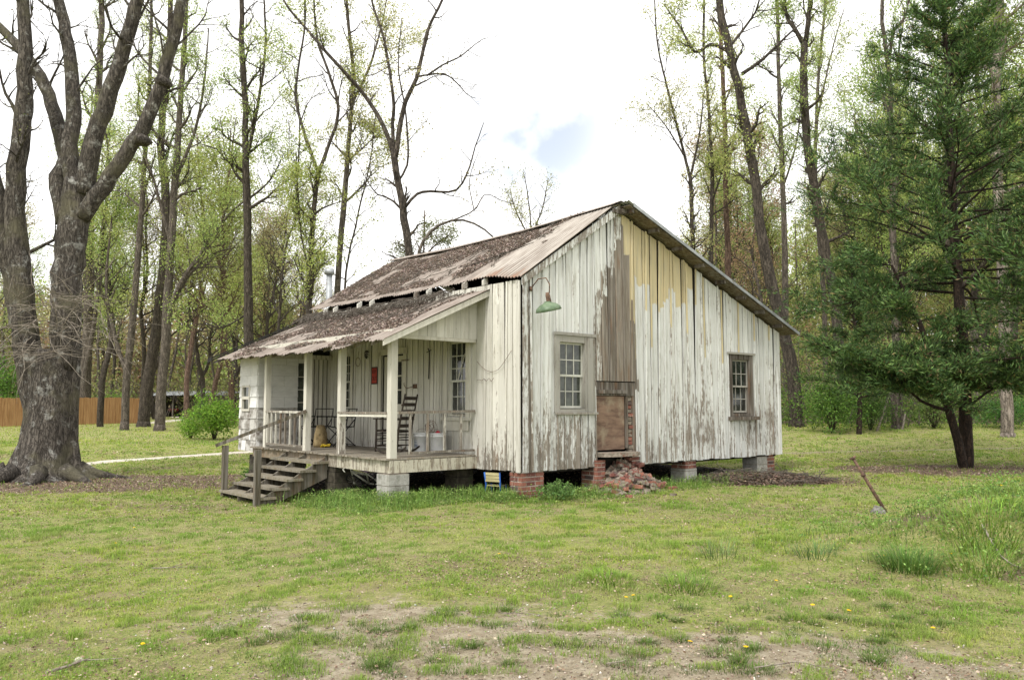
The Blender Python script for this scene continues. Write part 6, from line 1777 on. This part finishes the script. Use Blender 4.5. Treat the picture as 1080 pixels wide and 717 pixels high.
# fallen log and dead poles behind the cedar
lg = MB(); a, b = hit(985, 447), hit(1035, 444); a.z += .35; b.z += .55; lg.tube([a, a.lerp(b, .5), b], [.20, .22, .17], 10, rough=.08)
tag(lg.build('fallen_log', M['bark_pine']), 'reddish fallen log lying behind the cedar stems', 'log')
for k_, (a, b, lb) in enumerate((((924, 455), (938, 415), 'thin dead pole leaning right at the woods edge'), ((951, 453), (955, 435), 'short split stake standing at the woods edge'))):
    p = hit(*a); q = at(b[0], b[1], p.y + .6); mb = MB(); mb.tube([p - Vector((0, 0, .1)), q], [.05, .03], 6); tag(mb.build('dead_pole', M['stick']), lb, 'pole')

# ---- board fence
fL, fR = hit(-60, 452), hit(147, 446.5)
fc = empty('board_fence', (0, 0, 0), label='orange wooden board fence running behind the big oak', cat='fence')
dv = Vector((fR.x - fL.x, fR.y - fL.y, 0)); Lf = dv.length; dv.normalize(); nv = Vector((-dv.y, dv.x, 0)); mb = MB(); u = 0
while u < Lf:
    w = .145; p = fL + dv * u; gg = g(p.x, p.y); top = gg + 1.80 + random.uniform(-.03, .03); q = p + dv * w; o_ = nv * .02
    mb.hexa([(p.x, p.y, gg), (q.x, q.y, gg), (q.x + o_.x, q.y + o_.y, gg), (p.x + o_.x, p.y + o_.y, gg), (p.x, p.y, top), (q.x, q.y, top), (q.x + o_.x, q.y + o_.y, top), (p.x + o_.x, p.y + o_.y, top)]); u += .155
mb.build('board', M['fence'], fc)
mb = MB()
for hz in (.35, 1.05, 1.6):
    a = fL + nv * .05; b = fL + dv * Lf + nv * .05; mb.bar((a.x, a.y, g(a.x, a.y) + hz), (b.x, b.y, g(b.x, b.y) + hz), .05, .09)
mb.build('rail', M['fence'], fc)
for i in range(int(Lf / 2.44) + 1):
    p = fL + dv * min(i * 2.44, Lf - .1) + nv * .12; gg = g(p.x, p.y); mb = MB(); mb.box(p.x - .05, p.x + .05, p.y - .05, p.y + .05, gg - .2, gg + 1.75); mb.build('post', M['fence'], fc)
# ---- open shed with things stored inside
sc_ = hit(160, 441); sx0 = at(154, 430, 72).x; sx1 = at(236, 430, 72).x; sy = 72.0; sz = g((sx0 + sx1) / 2, sy)
sh = empty('open_shed', ((sx0 + sx1) / 2, sy, sz), label='low open fronted shed with a pale tin roof beyond the yard', cat='shed'); w = (sx1 - sx0) / 2
mb = MB(('valley',)); corr(mb, lambda s, t: (t, s, 1.95 + .10 * s - .05 * abs(t) * .3), -.5, 4.2, -w - .2, w + .2, period=.2, amp=.02, ns=3); mb.build('roof', M['tin_grey'], sh)
mb = MB(AT); mb.box(-w, w, 4.0, 4.06, 0, 2.2, rnd=.4); mb.box(-w, -w + .05, .0, 4, 0, 2.0, rnd=.3); mb.box(w - .05, w, .0, 4, 0, 2.0, rnd=.3); mb.box(w - 1.9, w - .06, .02, .06, 0, 1.9, rnd=.7); mb.build('wall', M['rawdark'], sh)
for i in range(4):
    mb = MB(AT); x = -w + .1 + i * (2 * w - .3) / 3; mb.box(x, x + .12, -.02, .10, -.1, 1.92, rnd=.4); mb.build('post', M['rawdark'], sh)
def tractor(x, y, lab, body):
    r = empty('garden_tractor', (x, y, g(x, y)), 1.9, lab, 'tractor')
    mb = MB(); mb.hexa([(.1, -.28, .35), (1.1, -.22, .35), (1.1, .22, .35), (.1, .28, .35), (.1, -.26, .85), (1.05, -.18, .75), (1.05, .18, .75), (.1, .26, .85)]); mb.hexa([(-.75, -.45, .5), (-.1, -.45, .5), (-.1, .45, .5), (-.75, .45, .5), (-.7, -.42, .7), (-.15, -.42, .6), (-.15, .42, .6), (-.7, .42, .7)]); mb.build('body', M[body], r)
    for (wx, wy, wr_) in ((-.45, -.5, .27), (-.45, .5, .27), (.85, -.35, .19), (.85, .35, .19)):
        mb = MB(); mb.lathe((wx, wy + .08, wr_), [(wr_ * .4, 0), (wr_, .02), (wr_, .15), (wr_ * .4, .17)], 14, axis=Matrix.Rotation(PI / 2, 3, 'X')); mb.build('wheel', M['rubber'], r)
    mb = MB(); mb.box(-.65, -.25, -.2, .2, .7, .8); mb.box(-.7, -.6, -.2, .2, .8, 1.1); mb.build('seat', M['black'], r)
    mb = MB(); mb.tube([(.15, 0, .8), (.0, 0, 1.05)], .02, 6); mb.tube([(.0 + .02 * math.sin(a), .17 * math.cos(a), 1.05 + .1 * math.sin(a)) for a in np.linspace(0, 2 * PI, 13)], .012, 5); mb.build('steering_wheel', M['black'], r)
tp = at(183, 436, 73.4); tractor(tp.x, 73.4, 'small dark red garden tractor parked in the shade of the shed', 'darkpaint')
tp = at(161, 438, 69.5); tractor(tp.x, 69.5, 'pale grey garden machine parked beside the open shed', 'silverpaint')
# ------------------------------------------------------------------ light: bright thin overcast
world = bpy.data.worlds.new('World'); scene.world = world; world.use_nodes = True
wt = world.node_tree; wt.nodes.clear()
wo = wt.nodes.new('ShaderNodeOutputWorld'); bg = wt.nodes.new('ShaderNodeBackground'); wt.links.new(bg.outputs[0], wo.inputs[0])
sky = wt.nodes.new('ShaderNodeTexSky'); sky.sky_type = 'NISHITA'; sky.sun_disc = False
SUN_EL, SUN_AZ = 52, -150          # azimuth measured clockwise from +Y
sky.sun_elevation = R(SUN_EL); sky.sun_rotation = R(SUN_AZ)
bg.inputs['Strength'].default_value = .102
tc = wt.nodes.new('ShaderNodeTexCoord')
def wn(t, **k):
    n = wt.nodes.new(t)
    for a, b in k.items(): setattr(n, a, b)
    return n
# thin cloud everywhere, with one soft blue gap
nz = wn('ShaderNodeTexNoise'); nz.inputs['Scale'].default_value = 9; nz.inputs['Detail'].default_value = 5; wt.links.new(tc.outputs['Generated'], nz.inputs['Vector'])
gp = (at(562, 135, 10) - Vector((0, 0, CAM_H))).normalized()
dt = wn('ShaderNodeVectorMath', operation='DOT_PRODUCT'); wt.links.new(tc.outputs['Generated'], dt.inputs[0]); dt.inputs[1].default_value = gp
mr = wn('ShaderNodeMapRange', interpolation_type='SMOOTHSTEP'); wt.links.new(dt.outputs['Value'], mr.inputs[0]); mr.inputs[1].default_value = math.cos(R(7.5)); mr.inputs[2].default_value = 1.0
mu = wn('ShaderNodeMath', operation='MULTIPLY'); wt.links.new(mr.outputs[0], mu.inputs[0])
m2 = wn('ShaderNodeMapRange', interpolation_type='SMOOTHSTEP'); wt.links.new(nz.outputs['Fac'], m2.inputs[0]); m2.inputs[1].default_value = .38; m2.inputs[2].default_value = .60
wt.links.new(m2.outputs[0], mu.inputs[1])
m3 = wn('ShaderNodeMath', operation='MULTIPLY_ADD'); wt.links.new(mu.outputs[0], m3.inputs[0]); m3.inputs[1].default_value = -.62; m3.inputs[2].default_value = .96
mx = wn('ShaderNodeMix', data_type='RGBA'); wt.links.new(m3.outputs[0], mx.inputs[0]); wt.links.new(sky.outputs[0], mx.inputs[6]); mx.inputs[7].default_value = (11.5, 11.4, 11.2, 1)
wt.links.new(mx.outputs[2], bg.inputs[0])
sd = bpy.data.lights.new('sun', 'SUN'); sd.energy = 2.4; sd.angle = R(12); sd.color = (1.0, .96, .90)
sun = bpy.data.objects.new('sun', sd); COL.objects.link(sun)
dirv = Vector((math.sin(R(SUN_AZ)) * math.cos(R(SUN_EL)), math.cos(R(SUN_AZ)) * math.cos(R(SUN_EL)), math.sin(R(SUN_EL))))
sun.rotation_euler = dirv.to_track_quat('Z', 'Y').to_euler()
scene.view_settings.view_transform = 'Standard'; scene.view_settings.look = 'None'
scene.view_settings.exposure = 0.58; scene.view_settings.gamma = 1
scene.render.engine = 'CYCLES'
scene.cycles.use_denoising = True
scene.cycles.max_bounces = 6; scene.cycles.diffuse_bounces = 3; scene.cycles.transparent_max_bounces = 4
scene.render.resolution_x = 1024; scene.render.resolution_y = 679
